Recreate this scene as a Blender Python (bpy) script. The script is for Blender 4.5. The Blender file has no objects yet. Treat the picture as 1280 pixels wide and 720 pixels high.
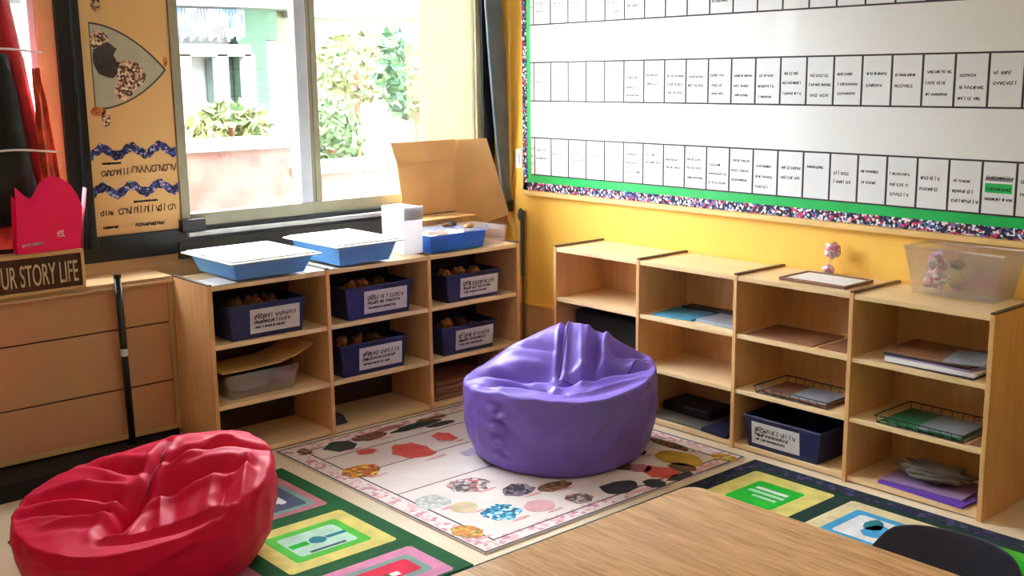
import bpy, math, random
import numpy as np
from mathutils import Vector, Matrix, noise

# ------------------------------------------------------------------ camera, world, sun, exposure
S = bpy.context.scene
COL = S.collection
CAM = Vector((-4.61814, -5.15850, 1.80930)); YAW, PIT, ROL = .715088, .189531, -.0123296
fv = Vector((math.sin(YAW)*math.cos(PIT), math.cos(YAW)*math.cos(PIT), -math.sin(PIT)))
r0 = Vector((math.cos(YAW), -math.sin(YAW), 0)); u0 = r0.cross(fv)
rv = math.cos(ROL)*r0 + math.sin(ROL)*u0; uv = -math.sin(ROL)*r0 + math.cos(ROL)*u0
cd = bpy.data.cameras.new('camera'); cam = bpy.data.objects.new('camera', cd); COL.objects.link(cam)
cam.matrix_world = Matrix(((rv.x, uv.x, -fv.x, CAM.x), (rv.y, uv.y, -fv.y, CAM.y), (rv.z, uv.z, -fv.z, CAM.z), (0, 0, 0, 1)))
cd.sensor_width = 36; cd.lens = 1398.05*36/1280; cd.clip_start = .05; cd.clip_end = 200
S.camera = cam
S.view_settings.view_transform = 'Standard'; S.view_settings.look = 'None'
S.view_settings.gamma = 1; S.view_settings.use_curve_mapping = False
S.view_settings.exposure = 0.8
W = bpy.data.worlds.new('sky'); S.world = W; W.use_nodes = True
bg = W.node_tree.nodes['Background']; bg.inputs[0].default_value = (.86, .94, 1, 1); bg.inputs[1].default_value = 22.0
sl = bpy.data.lights.new('sun', 'SUN'); sl.energy = 1.5; sl.angle = math.radians(3); sl.color = (1, .96, .88)
so = bpy.data.objects.new('sun', sl); COL.objects.link(so)
so.rotation_euler = Vector((.25, 1, -1.1)).to_track_quat('-Z', 'Y').to_euler()
FILL_GLOW = 1.7  # strength of the added ceiling fill

random.seed(5)
# ------------------------------------------------------------------ materials
def srgb(r, g, b):
    f = lambda c: (c/255/12.92) if c/255 <= .04045 else ((c/255+.055)/1.055)**2.4
    return (f(r), f(g), f(b), 1)
def mat(name, c, rough=.6, var=.06, scale=8, bump=0, bscale=60, metal=0, coat=0, trans=0, alpha=1, sheen=0, spec=.5, stretch=None, c2=None, ior=1.45):
    m = bpy.data.materials.new(name); m.use_nodes = True
    nt = m.node_tree; b = nt.nodes['Principled BSDF']
    col = srgb(*c)
    b.inputs['Roughness'].default_value = rough; b.inputs['Metallic'].default_value = metal
    b.inputs['Coat Weight'].default_value = coat; b.inputs['Transmission Weight'].default_value = trans
    b.inputs['Alpha'].default_value = alpha; b.inputs['Sheen Weight'].default_value = sheen
    b.inputs['Specular IOR Level'].default_value = spec; b.inputs['IOR'].default_value = ior
    tc = nt.nodes.new('ShaderNodeTexCoord'); mp = nt.nodes.new('ShaderNodeMapping')
    nt.links.new(tc.outputs['Object'], mp.inputs[0])
    if stretch: mp.inputs['Scale'].default_value = stretch
    n = nt.nodes.new('ShaderNodeTexNoise'); n.inputs['Scale'].default_value = scale; n.inputs['Detail'].default_value = 5
    nt.links.new(mp.outputs[0], n.inputs['Vector'])
    r = nt.nodes.new('ShaderNodeValToRGB')
    if c2: a, z = srgb(*c2), col
    else:
        a = tuple(x*(1-var*2) for x in col[:3])+(1,); z = tuple(min(1, x*(1+var)) for x in col[:3])+(1,)
    r.color_ramp.elements[0].position = .33; r.color_ramp.elements[1].position = .66
    r.color_ramp.elements[0].color = a; r.color_ramp.elements[1].color = z
    nt.links.new(n.outputs['Fac'], r.inputs[0]); nt.links.new(r.outputs[0], b.inputs['Base Color'])
    if bump:
        n2 = nt.nodes.new('ShaderNodeTexNoise'); n2.inputs['Scale'].default_value = bscale; n2.inputs['Detail'].default_value = 3
        nt.links.new(mp.outputs[0], n2.inputs['Vector'])
        bp = nt.nodes.new('ShaderNodeBump'); bp.inputs['Strength'].default_value = bump; bp.inputs['Distance'].default_value = .01
        nt.links.new(n2.outputs['Fac'], bp.inputs['Height']); nt.links.new(bp.outputs[0], b.inputs['Normal'])
    return m
def dots_mat(name, base, cols, scale, rough=.7):
    """voronoi cells each taking one of several colours"""
    m = bpy.data.materials.new(name); m.use_nodes = True; nt = m.node_tree; b = nt.nodes['Principled BSDF']
    b.inputs['Roughness'].default_value = rough
    tc = nt.nodes.new('ShaderNodeTexCoord'); v = nt.nodes.new('ShaderNodeTexVoronoi'); v.inputs['Scale'].default_value = scale
    nt.links.new(tc.outputs['Object'], v.inputs['Vector'])
    r = nt.nodes.new('ShaderNodeValToRGB'); r.color_ramp.interpolation = 'CONSTANT'
    s = nt.nodes.new('ShaderNodeSeparateColor'); nt.links.new(v.outputs['Color'], s.inputs[0]); nt.links.new(s.outputs[0], r.inputs[0])
    el = r.color_ramp.elements; al = [base]+cols
    el[0].color = srgb(*al[0]); el[0].position = 0; el[1].color = srgb(*al[1]); el[1].position = 1/len(al)*1.0
    for i in range(2, len(al)):
        e = el.new(i/len(al)); e.color = srgb(*al[i])
    nt.links.new(r.outputs[0], b.inputs['Base Color'])
    return m
def glass_mat(name, tint=(1, 1, 1), gloss=.08, rough=.02, haze=0, hazecol=(1, 1, 1)):
    m = bpy.data.materials.new(name); m.use_nodes = True; nt = m.node_tree; nt.nodes.clear()
    o = nt.nodes.new('ShaderNodeOutputMaterial'); t = nt.nodes.new('ShaderNodeBsdfTransparent'); g = nt.nodes.new('ShaderNodeBsdfGlossy')
    t.inputs[0].default_value = tint+(1,); g.inputs['Roughness'].default_value = rough
    mx = nt.nodes.new('ShaderNodeMixShader'); mx.inputs[0].default_value = gloss
    nt.links.new(t.outputs[0], mx.inputs[1]); nt.links.new(g.outputs[0], mx.inputs[2]); out = mx
    if haze:
        d = nt.nodes.new('ShaderNodeBsdfDiffuse'); d.inputs[0].default_value = hazecol+(1,)
        m2 = nt.nodes.new('ShaderNodeMixShader'); m2.inputs[0].default_value = haze
        nt.links.new(mx.outputs[0], m2.inputs[1]); nt.links.new(d.outputs[0], m2.inputs[2]); out = m2
    nt.links.new(out.outputs[0], o.inputs[0])
    return m
def cloth_trans(name, c, tr=.5):
    m = bpy.data.materials.new(name); m.use_nodes = True; nt = m.node_tree; nt.nodes.clear()
    o = nt.nodes.new('ShaderNodeOutputMaterial'); d = nt.nodes.new('ShaderNodeBsdfDiffuse'); t = nt.nodes.new('ShaderNodeBsdfTranslucent')
    d.inputs[0].default_value = srgb(*c); t.inputs[0].default_value = srgb(*c)
    mx = nt.nodes.new('ShaderNodeMixShader'); mx.inputs[0].default_value = tr
    nt.links.new(d.outputs[0], mx.inputs[1]); nt.links.new(t.outputs[0], mx.inputs[2]); nt.links.new(mx.outputs[0], o.inputs[0])
    return m
M = {}
M['yellow'] = mat('yellow_paint', (250, 200, 88), .55, .03, 2.5, .05, 30)
M['wainscot'] = mat('tan_paint', (206, 160, 108), .6, .05, 3)
M['panel'] = mat('tan_panel', (208, 150, 112), .35, .1, 1.6, .03, 8, c2=(196, 152, 108), coat=.2)
M['paneltrim'] = mat('tan_trim', (206, 172, 124), .45, .06, 4)
M['black'] = mat('black_frame', (22, 26, 30), .35, .1, 6)
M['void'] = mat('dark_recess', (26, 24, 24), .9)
M['floor'] = mat('floor_vinyl', (246, 232, 206), .3, .04, 3, .02, 20, coat=.3, c2=(240, 220, 188))
M['ceil'] = mat('ceiling_white', (235, 232, 225), .8)
M['wallback'] = mat('cream_paint', (232, 214, 178), .8)
M['alu'] = mat('olive_frame', (150, 146, 122), .45, .05, 8)
M['alulight'] = mat('pale_frame', (214, 222, 236), .35, .04, 8)
M['silver'] = mat('silver_sill', (196, 196, 190), .35, .08, 12, metal=.3)
M['darkgrey'] = mat('dark_grey_wall', (72, 70, 64), .6, .1, 6)
M['glass'] = glass_mat('window_glass')
M['birch'] = mat('birch_ply', (244, 214, 168), .38, .05, 5, stretch=(1, 6, 1), coat=.12, c2=(238, 204, 154))
M['birchv'] = mat('birch_ply_upright', (236, 186, 130), .42, .05, 5, stretch=(6, 6, .8), coat=.1, c2=(226, 172, 114))
M['openback'] = mat('shaded_open_back', (66, 46, 34), .7)  # dark sheet stands for the shaded opening behind the window shelf
M['edge'] = mat('dark_edge_band', (90, 70, 52), .5)
M['oak'] = None
M['purple'] = mat('purple_vinyl', (128, 102, 206), .45, .03, 5, .1, 22, coat=.05)
M['purpleseam'] = mat('purple_seam', (84, 62, 158), .45)
M['pink'] = mat('crimson_vinyl', (214, 2, 60), .55, .04, 4, .1, 22, spec=.3)
M['pinkseam'] = mat('crimson_seam', (150, 10, 40), .5)
M['navy'] = mat('navy_plastic', (38, 44, 88), .35, .06, 5)
M['label'] = mat('label_paper', (222, 218, 222), .6, .04, 20)
M['ink'] = mat('ink', (44, 42, 48), .7)
M['inkgrey'] = mat('ink_grey', (130, 130, 136), .7)
M['inkblack'] = mat('ink_black', (26, 26, 28), .7)
M['green'] = mat('green_paper', (20, 190, 90), .5, .06, 6, coat=.2)
M['paper'] = mat('white_paper', (240, 241, 243), .45, .01, 2, coat=.12)
M['card'] = mat('card_paper', (236, 237, 241), .5, .01, 4)
M['strip'] = mat('black_paper', (52, 54, 60), .6)
M['border'] = dots_mat('border_pattern', (24, 26, 62), [(30, 32, 58), (240, 238, 244), (24, 30, 76), (226, 50, 104), (28, 24, 52), (90, 120, 190), (236, 228, 236)], 88)
M['woodframe'] = mat('board_wood', (240, 200, 130), .5, .05, 5, stretch=(1, 1, 8))
M['bluetub'] = cloth_trans('blue_tub', (156, 214, 255), .5)
M['bluetub2'] = mat('deep_blue_tub', (16, 104, 212), .35, .05, 5)
M['lid'] = mat('white_lid', (240, 240, 234), .35, .02, 5, coat=.2)
M['clear'] = glass_mat('clear_plastic', (.98, .98, .98), .10, .08, .09, (.95, .93, .95))
M['clearbag'] = glass_mat('clear_bag', (.93, .92, .9), .14, .12, .1, (.8, .75, .68))
M['cardboard'] = mat('cardboard', (214, 164, 104), .75, .04, 6, .03, 60)
M['whitebox'] = mat('white_card', (246, 247, 250), .6, .01, 4)
M['thinwhite'] = cloth_trans('thin_white_card', (250, 250, 252), .5)
M['cream'] = cloth_trans('cream_blind', (244, 226, 190), .42)
M['redcloth'] = mat('red_cloth', (196, 34, 44), .55, .2, 14, .4, 20, sheen=.3)
M['darkcloth'] = mat('dark_cloth', (30, 32, 36), .6, .2, 10, .3, 20)
M['orangecloth'] = mat('orange_cloth', (232, 96, 66), .5, .2, 16, .3, 24)
M['whitecord'] = mat('white_cord', (240, 225, 225), .5)
M['hotpink'] = mat('hot_pink_card', (255, 16, 110), .5, .05, 3, c2=(252, 24, 84))
M['palepink'] = mat('pale_pink_card', (250, 130, 150), .5)
M['white'] = mat('white_print', (250, 235, 240), .6)
M['signwood'] = mat('sign_wood', (214, 176, 118), .5, .06, 6, stretch=(1, 8, 8))
M['signdark'] = mat('sign_dark', (74, 46, 26), .5, .1, 8)
M['signletter'] = mat('sign_letter', (222, 200, 160), .5)
M['poster'] = mat('poster_paper', (220, 176, 112), .5, .02, 3)
M['postergrey'] = mat('poster_grey', (176, 170, 142), .6, .05, 9)
M['posterline'] = mat('poster_line', (74, 70, 66), .6)
M['posterdark'] = mat('poster_dark', (58, 44, 40), .6, .2, 40)
M['posterbrown'] = mat('poster_brown', (196, 110, 60), .6, .3, 60)
M['posterbits'] = dots_mat('poster_bits', (200, 170, 120), [(90, 60, 50), (214, 160, 140), (120, 90, 60), (230, 205, 170), (60, 46, 40)], 90)
M['garland'] = dots_mat('garland_pattern', (26, 24, 70), [(40, 50, 130), (20, 20, 50), (70, 60, 150), (24, 24, 40), (50, 90, 160), (170, 160, 170)], 90)
M['strap'] = mat('slate_strap', (92, 102, 110), .5, .1, 8)
M['rodbrown'] = mat('brown_pole', (120, 74, 44), .5)
M['outwhite'] = mat('outdoor_white', (150, 152, 150), .8)
M['outgreen'] = mat('outdoor_green', (76, 104, 84), .8, .03, 2)
M['outpale'] = mat('outdoor_pale_green', (118, 124, 98), .8, .06, 2)
M['outblue'] = dots_mat('awning_fringe', (96, 116, 130), [(70, 96, 120), (140, 150, 154), (100, 94, 110), (160, 166, 170)], 9)
M['outgrey'] = mat('outdoor_shutter', (70, 86, 82), .8, .1, 6)
M['brick'] = mat('pink_brick', (92, 62, 56), .85, .12, 6, c2=(104, 86, 78))
M['leaf'] = mat('leaf', (84, 108, 66), .7, .25, 12)
M['leafy'] = mat('leaf_yellow', (120, 122, 76), .7, .25, 12)
M['leafd'] = mat('leaf_deep', (50, 92, 58), .7, .3, 12)
M['grass'] = mat('yard_ground', (96, 96, 86), .9, .1, 2)
M['navyfold'] = mat('navy_folder', (22, 34, 72), .45)
M['bluefold'] = mat('blue_booklet', (74, 150, 184), .45, .1, 10)
M['greybook'] = mat('grey_booklet', (150, 160, 176), .45, .1, 10)
M['brownfold'] = mat('brown_board', (150, 104, 78), .55, .08, 8)
M['darkfold'] = mat('dark_folder', (52, 46, 60), .5, .1, 8)
M['purfold'] = mat('purple_folder', (112, 70, 190), .4, .05, 8)
M['lilac'] = mat('lilac_folder', (170, 140, 190), .45)
M['greygauze'] = mat('grey_plastic_sleeve', (112, 108, 98), .4, .1, 9)
M['greenfold'] = mat('green_booklet', (50, 130, 90), .5, .1, 12)
M['wire'] = mat('dark_wire', (24, 26, 30), .4)
M['toy'] = mat('brown_toy', (120, 84, 52), .6, .35, 30)
M['toy2'] = mat('amber_toy', (176, 120, 62), .5, .35, 30)
M['traybrown'] = mat('brown_tray', (140, 104, 84), .5)
M['pinktoy'] = dots_mat('pink_flowers', (244, 214, 226), [(236, 150, 180), (190, 176, 200), (250, 236, 240), (214, 120, 160)], 70)
M['chair'] = mat('navy_chair', (58, 62, 88), .42, .06, 6, .04, 90)
M['chrome'] = mat('chrome', (200, 200, 205), .2, metal=1)
M['rugwhite'] = mat('rug_white', (243, 232, 228), .85, .03, 7, .1, 200)
M['rugline'] = mat('rug_line', (74, 70, 76), .85)
M['rugpinkmot'] = dots_mat('rug_pink_pattern', (243, 228, 226), [(238, 190, 200), (243, 230, 228), (214, 150, 170), (243, 232, 230)], 45)
M['ruggreen'] = mat('rug_green', (16, 92, 44), .9, .1, 10, .2, 200)
M['rugteal'] = mat('rug_dark_green', (14, 56, 46), .9, .1, 10, .2, 200)
M['rugnavy'] = dots_mat('rug_navy_pattern', (24, 26, 56), [(20, 30, 52), (30, 26, 74), (22, 50, 60), (70, 60, 110)], 40, .9)
for n, c in dict(ryellow=(228, 214, 120), rtan=(232, 216, 170), rlime=(84, 200, 60), rmint=(190, 232, 210), rteal=(30, 130, 146), rpink=(222, 140, 180), rgrey=(130, 160, 156), rred=(228, 24, 72), rdusk=(76, 92, 120), rrose=(196, 120, 130), rblue=(70, 170, 226), rwhite=(236, 240, 244), rgreen=(18, 190, 44), rdark=(60, 60, 70), rbrown=(110, 70, 56), rcoral=(228, 92, 84), rorange=(226, 140, 40), rochre=(206, 164, 60), rsand=(222, 200, 164), rblush=(234, 180, 186), rdeep=(54, 66, 68), rslate=(120, 104, 116), rgold=(220, 170, 40), rlav=(206, 190, 214)).items():
    M[n] = mat('rug_'+n[1:], c, .85, .08, 12)
M['gemfire'] = dots_mat('rug_fire_gem', (214, 120, 40), [(190, 90, 30), (232, 200, 60), (120, 96, 40), (226, 150, 60), (180, 60, 40)], 45)
M['gemblue'] = dots_mat('rug_blue_gem', (36, 150, 196), [(20, 100, 150), (120, 210, 232), (46, 170, 210), (220, 244, 250), (16, 80, 120)], 60)
M['gemgrey'] = dots_mat('rug_grey_gem', (150, 130, 130), [(90, 80, 86), (200, 180, 176), (214, 110, 110), (120, 104, 104), (224, 210, 206)], 50)
M['gemdark'] = dots_mat('rug_dark_gem', (70, 66, 80), [(40, 40, 50), (130, 110, 130), (60, 50, 60), (160, 150, 170)], 60)
M['gembrown'] = dots_mat('rug_brown_gem', (120, 84, 56), [(80, 56, 44), (160, 110, 70), (100, 96, 60), (140, 70, 60)], 55)
M['gempale'] = dots_mat('rug_pale_gem', (200, 204, 200), [(180, 186, 184), (226, 228, 226), (210, 214, 212), (190, 192, 186)], 60)
M['gemgold'] = dots_mat('rug_gold_gem', (214, 160, 40), [(236, 210, 90), (180, 120, 50), (206, 180, 60), (226, 120, 60), (150, 140, 90)], 60)
def oak_mat():
    m = bpy.data.materials.new('oak_laminate'); m.use_nodes = True; nt = m.node_tree; b = nt.nodes['Principled BSDF']
    b.inputs['Roughness'].default_value = .33; b.inputs['Coat Weight'].default_value = .1
    tc = nt.nodes.new('ShaderNodeTexCoord'); mp = nt.nodes.new('ShaderNodeMapping'); mp.inputs['Scale'].default_value = (13, 1.1, 1)
    nt.links.new(tc.outputs['Object'], mp.inputs[0])
    n = nt.nodes.new('ShaderNodeTexNoise'); n.inputs['Scale'].default_value = 2.6; n.inputs['Detail'].default_value = 9; n.inputs['Roughness'].default_value = .65; n.inputs['Distortion'].default_value = .5
    nt.links.new(mp.outputs[0], n.inputs['Vector'])
    n2 = nt.nodes.new('ShaderNodeTexNoise'); n2.inputs['Scale'].default_value = 16; n2.inputs['Detail'].default_value = 3
    mp2 = nt.nodes.new('ShaderNodeMapping'); mp2.inputs['Scale'].default_value = (10, .7, 1); nt.links.new(tc.outputs['Object'], mp2.inputs[0]); nt.links.new(mp2.outputs[0], n2.inputs['Vector'])
    r = nt.nodes.new('ShaderNodeValToRGB'); e = r.color_ramp.elements
    e[0].position = .3; e[0].color = srgb(204, 152, 94); e[1].position = .68; e[1].color = srgb(250, 208, 152)
    k = e.new(.5); k.color = srgb(236, 188, 128)
    nt.links.new(n.outputs['Fac'], r.inputs[0])
    r2 = nt.nodes.new('ShaderNodeValToRGB'); r2.color_ramp.elements[0].position = .36; r2.color_ramp.elements[0].color = (.74, .62, .50, 1); r2.color_ramp.elements[1].position = .52; r2.color_ramp.elements[1].color = (1, 1, 1, 1)
    nt.links.new(n2.outputs['Fac'], r2.inputs[0])
    mx = nt.nodes.new('ShaderNodeMix'); mx.data_type = 'RGBA'; mx.blend_type = 'MULTIPLY'; mx.inputs[0].default_value = .8
    nt.links.new(r.outputs[0], mx.inputs[6]); nt.links.new(r2.outputs[0], mx.inputs[7]); nt.links.new(mx.outputs[2], b.inputs['Base Color'])
    return m
M['oak'] = oak_mat()
def emis(name, c, s):
    m = bpy.data.materials.new(name); m.use_nodes = True; b = m.node_tree.nodes['Principled BSDF']
    b.inputs['Emission Color'].default_value = srgb(*c); b.inputs['Emission Strength'].default_value = s
    return m
M['fillglow'] = emis('fill_emitter', (255, 238, 214), FILL_GLOW)

# ------------------------------------------------------------------ mesh helpers
class MB:
    def __init__(s): s.v = []; s.f = []; s.m = []; s.mats = []
    def mi(s, m):
        if m not in s.mats: s.mats.append(m)
        return s.mats.index(m)
    def add(s, vs, fs, m):
        o = len(s.v); k = s.mi(m); s.v += [tuple(x) for x in vs]
        for f in fs: s.f.append([i+o for i in f]); s.m.append(k)
        return s
    def box(s, x0, x1, y0, y1, z0, z1, m, T=None):
        vs = [Vector((x, y, z)) for z in (z0, z1) for y in (y0, y1) for x in (x0, x1)]
        if T: vs = [T @ v for v in vs]
        return s.add(vs, [(0, 2, 3, 1), (4, 5, 7, 6), (0, 1, 5, 4), (2, 6, 7, 3), (0, 4, 6, 2), (1, 3, 7, 5)], m)
    def prism(s, pts, z0, z1, m, T=None, cap=True):
        """outline in xy extruded in z; T places it"""
        n = len(pts); vs = [Vector((x, y, z0)) for x, y in pts]+[Vector((x, y, z1)) for x, y in pts]
        if T: vs = [T @ v for v in vs]
        fs = [(i, (i+1) % n, (i+1) % n+n, i+n) for i in range(n)]
        if cap: fs += [tuple(range(n))[::-1], tuple(range(n, 2*n))]
        return s.add(vs, fs, m)
    def tube(s, pts, r, m, seg=8, closed=False, rb=None):
        pts = [Vector(p) for p in pts]; n = len(pts); rings = []
        for i, p in enumerate(pts):
            a = pts[max(i-1, 0)] if not closed else pts[i-1]; b = pts[min(i+1, n-1)] if not closed else pts[(i+1) % n]
            t = (b-a).normalized(); up = Vector((0, 0, 1)) if abs(t.z) < .9 else Vector((1, 0, 0))
            x = t.cross(up).normalized(); y = x.cross(t)
            rr = r if rb is None else r+(rb-r)*i/(n-1)
            rings.append([p+x*rr*math.cos(2*math.pi*k/seg)+y*rr*math.sin(2*math.pi*k/seg) for k in range(seg)])
        vs = [v for q in rings for v in q]; fs = []
        for i in range(n if closed else n-1):
            j = (i+1) % n
            for k in range(seg): fs.append((i*seg+k, i*seg+(k+1) % seg, j*seg+(k+1) % seg, j*seg+k))
        if not closed: fs += [tuple(range(seg))[::-1], tuple((n-1)*seg+k for k in range(seg))]
        return s.add(vs, fs, m)
    def frustum(s, cx, cy, z0, z1, wx0, wy0, wx1, wy1, wall, m, open_top=True):
        """open tapered tub with a wall thickness"""
        def q(wx, wy, z): return [(cx-wx/2, cy-wy/2, z), (cx+wx/2, cy-wy/2, z), (cx+wx/2, cy+wy/2, z), (cx-wx/2, cy+wy/2, z)]
        vs = q(wx0, wy0, z0)+q(wx1, wy1, z1)+q(wx1-2*wall, wy1-2*wall, z1)+q(wx0-2*wall, wy0-2*wall, z0+wall)
        fs = [(3, 2, 1, 0)]
        for a, b in ((0, 4), (4, 8), (8, 12)):
            for i in range(4): fs.append((a+i, a+(i+1) % 4, b+(i+1) % 4, b+i))
        fs.append((12, 13, 14, 15))
        return s.add(vs, fs, m)
    def build(s, name, parent=None, bevel=0, smooth=False, loc=None, rotz=0):
        me = bpy.data.meshes.new(name); me.from_pydata([tuple(v) for v in s.v], [], s.f)
        for m in s.mats: me.materials.append(m if not isinstance(m, str) else M[m])
        me.polygons.foreach_set('material_index', s.m)
        if smooth: me.polygons.foreach_set('use_smooth', [True]*len(s.f))
        me.update(); o = bpy.data.objects.new(name, me); COL.objects.link(o)
        if parent: o.parent = parent
        if loc: o.location = loc
        if rotz: o.rotation_euler = (0, 0, rotz)
        if bevel:
            b = o.modifiers.new('bevel', 'BEVEL'); b.width = bevel; b.segments = 2; b.limit_method = 'ANGLE'
        return o
def tag(o, label=None, cat=None, group=None, kind=None):
    if label: o['label'] = label
    if cat: o['category'] = cat
    if group: o['group'] = group
    if kind: o['kind'] = kind
    return o
def thing(name, label, cat, loc=(0, 0, 0), rz=0, group=None):
    o = bpy.data.objects.new(name, None); COL.objects.link(o); o.location = loc; o.rotation_euler = (0, 0, rz)
    o.empty_display_size = .05
    return tag(o, label, cat, group)
def bx(name, x0, x1, y0, y1, z0, z1, m, parent=None, bevel=0):
    return MB().box(x0, x1, y0, y1, z0, z1, m).build(name, parent, bevel)
def struct(o): o['kind'] = 'structure'; return o
def copy_thing(root, loc=None, rz=None):
    r = root.copy(); COL.objects.link(r)
    if loc is not None: r.location = loc
    if rz is not None: r.rotation_euler = (0, 0, rz)
    for ch in [o for o in bpy.data.objects if o.parent == root]:
        c = ch.copy(); COL.objects.link(c); c.parent = r
        for g in [o for o in bpy.data.objects if o.parent == ch]:
            d = g.copy(); COL.objects.link(d); d.parent = c
    return r
def blob(mb, c, r, m, seed=0, amp=.3, n=12, sc=(1, 1, 1), freq=1.5):
    vs = []; fs = []; R = n//2+1
    for i in range(R+1):
        ph = math.pi*i/R
        for j in range(n):
            th = 2*math.pi*j/n; d = Vector((math.sin(ph)*math.cos(th), math.sin(ph)*math.sin(th), math.cos(ph)))
            k = r*(1+amp*noise.noise(d*freq+Vector((seed*7.3, seed*3.1, seed))))
            vs.append((c[0]+d.x*k*sc[0], c[1]+d.y*k*sc[1], c[2]+d.z*k*sc[2]))
    for i in range(R):
        for j in range(n): fs.append((i*n+j, (i+1)*n+j, (i+1)*n+(j+1) % n, i*n+(j+1) % n))
    mb.add(vs, fs, m); return mb
def strokes(mb, x0, x1, zc, h, m, P, wd=.0016, seed=0, dens=1.0):
    """handwriting-like strokes: P maps (along, up) to a point on the card"""
    rnd = random.Random(seed); x = x0; last = None
    while x < x1:
        wl = rnd.uniform(.5, 1.0)*h
        k = rnd.choice([0, 1, 2, 3])
        pts = []
        if k == 0: pts = [(x, zc-h*.4), (x+wl*.1, zc+h*.5)]
        elif k == 1: pts = [(x, zc+h*.3), (x+wl*.4, zc-h*.4), (x+wl*.7, zc+h*.3)]
        elif k == 2: pts = [(x+wl*.6, zc+h*.3), (x, zc+h*.1), (x+wl*.2, zc-h*.4), (x+wl*.7, zc-h*.2)]
        else: pts = [(x, zc-h*.35), (x+wl*.15, zc+h*.3), (x+wl*.5, zc+h*.2), (x+wl*.55, zc-h*.35)]
        for a, b in zip(pts, pts[1:]):
            d = Vector((b[0]-a[0], b[1]-a[1], 0)); nrm = Vector((-d.y, d.x, 0)).normalized()*wd
            q = [P(a[0]-nrm.x, a[1]-nrm.y), P(b[0]-nrm.x, b[1]-nrm.y), P(b[0]+nrm.x, b[1]+nrm.y), P(a[0]+nrm.x, a[1]+nrm.y)]
            mb.add(q, [(0, 1, 2, 3)], m)
        x += wl*.85/dens

# ------------------------------------------------------------------ room shell
XL, YB, ZC, YW = -7.6, -8.0, 3.05, .226
struct(bx('floor', XL, 0, YB, YW+.1, -.05, 0, 'floor'))
struct(bx('ceiling', XL-.1, .1, YB-.1, YW+.12, ZC, ZC+.1, 'ceil'))
struct(bx('wall_right', 0, .1, YB, YW+.12, .385, ZC, 'yellow'))
struct(bx('wall_right', -.004, .1, YB, YW+.12, 0, .378, 'wainscot'))
struct(bx('trim_1', -.008, .02, YB, YW, .376, .39, 'yellow'))
struct(bx('wall_left', XL-.1, XL, YB, YW+.12, 0, ZC, 'wallback'))
struct(bx('wall_back', XL-.1, .1, YB-.1, YB, 0, ZC, 'wallback'))
# window wall: below, above and between the openings
mb = MB(); T0, T1 = YW, YW+.12
mb.box(XL, 0, T0, T1, 0, .93, 'paneltrim')
mb.box(XL, 0, T0, T1, 2.72, ZC, 'paneltrim')
mb.box(XL, -4.6, T0, T1, .93, 2.72, 'paneltrim')
struct(mb.build('wall_window'))
struct(bx('wall_window', -.105, 0, T0-.01, T1, .93, ZC, 'yellow'))
# black window surround
struct(bx('trim_2', -4.6, -.21, YW-.02, YW+.1, .93, 1.055, 'black', bevel=.004))
struct(bx('trim_3', -2.20, -.21, YW-.035, YW, .90, .99, 'darkgrey'))
struct(bx('trim_4', -2.16, -.4, YW-.06, YW-.018, 1.012, 1.034, 'silver', bevel=.003))
mb = MB(); mb.box(-2.728, -2.665, YW-.03, YW+.1, 1.0, 2.72, 'black'); mb.box(-2.658, -2.62, YW-.045, YW+.1, 1.0, 2.72, 'black')
struct(mb.build('trim_5', bevel=.004))
struct(bx('trim_6', -2.19, -2.06, YW-.05, YW-.01, 1.035, 1.10, 'black', bevel=.004))
struct(bx('trim_7', -.195, -.105, YW-.04, YW+.1, .93, ZC, 'black', bevel=.004))
struct(bx('trim_8', -.235, -.195, YW-.03, YW+.1, 1.05, 2.72, 'alu', bevel=.003))
# big window
w = struct(thing('window_1', None, None))
mb = MB()
mb.box(-2.175, -2.125, YW-.02, YW+.05, 1.08, 2.72, 'alu'); mb.box(-2.125, -1.40, YW-.02, YW+.05, 1.06, 1.125, 'alu')
mb.box(-1.40, -.235, YW-.005, YW+.05, 1.06, 1.125, 'alu'); mb.box(-2.175, -.235, YW-.02, YW+.05, 2.66, 2.72, 'alu')
mb.build('window_frame', w, .004)
mb = MB(); mb.box(-1.478, -1.405, YW-.025, YW+.03, 1.125, 2.66, 'alulight'); mb.build('sash_stile', w, .006)  # pale tone stands in for the daylit side of the stile
mb = MB(); mb.box(-1.403, -1.335, YW-.005, YW+.05, 1.125, 2.66, 'alu'); mb.box(-1.375, -1.36, YW-.012, YW, 1.125, 2.66, 'alu'); mb.build('centre_stile', w, .003)
mb = MB(); mb.box(-.285, -.235, YW-.01, YW+.05, 1.125, 2.66, 'alulight'); mb.build('jamb', w, .004)
tag(bx('glass_pane', -2.125, -1.478, YW+.01, YW+.014, 1.125, 2.66, 'glass', w))
tag(bx('glass_pane', -1.335, -.285, YW+.02, YW+.024, 1.125, 2.66, 'glass', w))
# left window
w = struct(thing('window_2', None, None))
mb = MB(); mb.box(-3.9, -2.80, YW, YW+.05, 1.055, 1.10, 'alu'); mb.box(-3.9, -2.80, YW, YW+.05, 2.66, 2.72, 'alu'); mb.box(-3.9, -3.85, YW, YW+.05, 1.1, 2.66, 'alu')
mb.box(-2.845, -2.81, YW-.01, YW+.05, 1.1, 2.66, 'alulight'); mb.build('window_frame', w, .004)
bx('glass_pane', -3.85, -2.845, YW+.02, YW+.024, 1.10, 2.66, 'glass', w)
struct(bx('trim_9', -2.81, -2.728, YW-.015, YW+.1, 1.05, 2.72, 'paneltrim', bevel=.003))
mb = MB(); mb.box(-4.6, -3.9, YW-.01, YW+.1, 1.055, 2.72, 'black'); struct(mb.build('trim_10'))
# poster bay backing between the two windows
struct(bx('wall_between', -2.62, -2.175, YW-.005, T1, 1.0, 2.72, 'black'))
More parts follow.
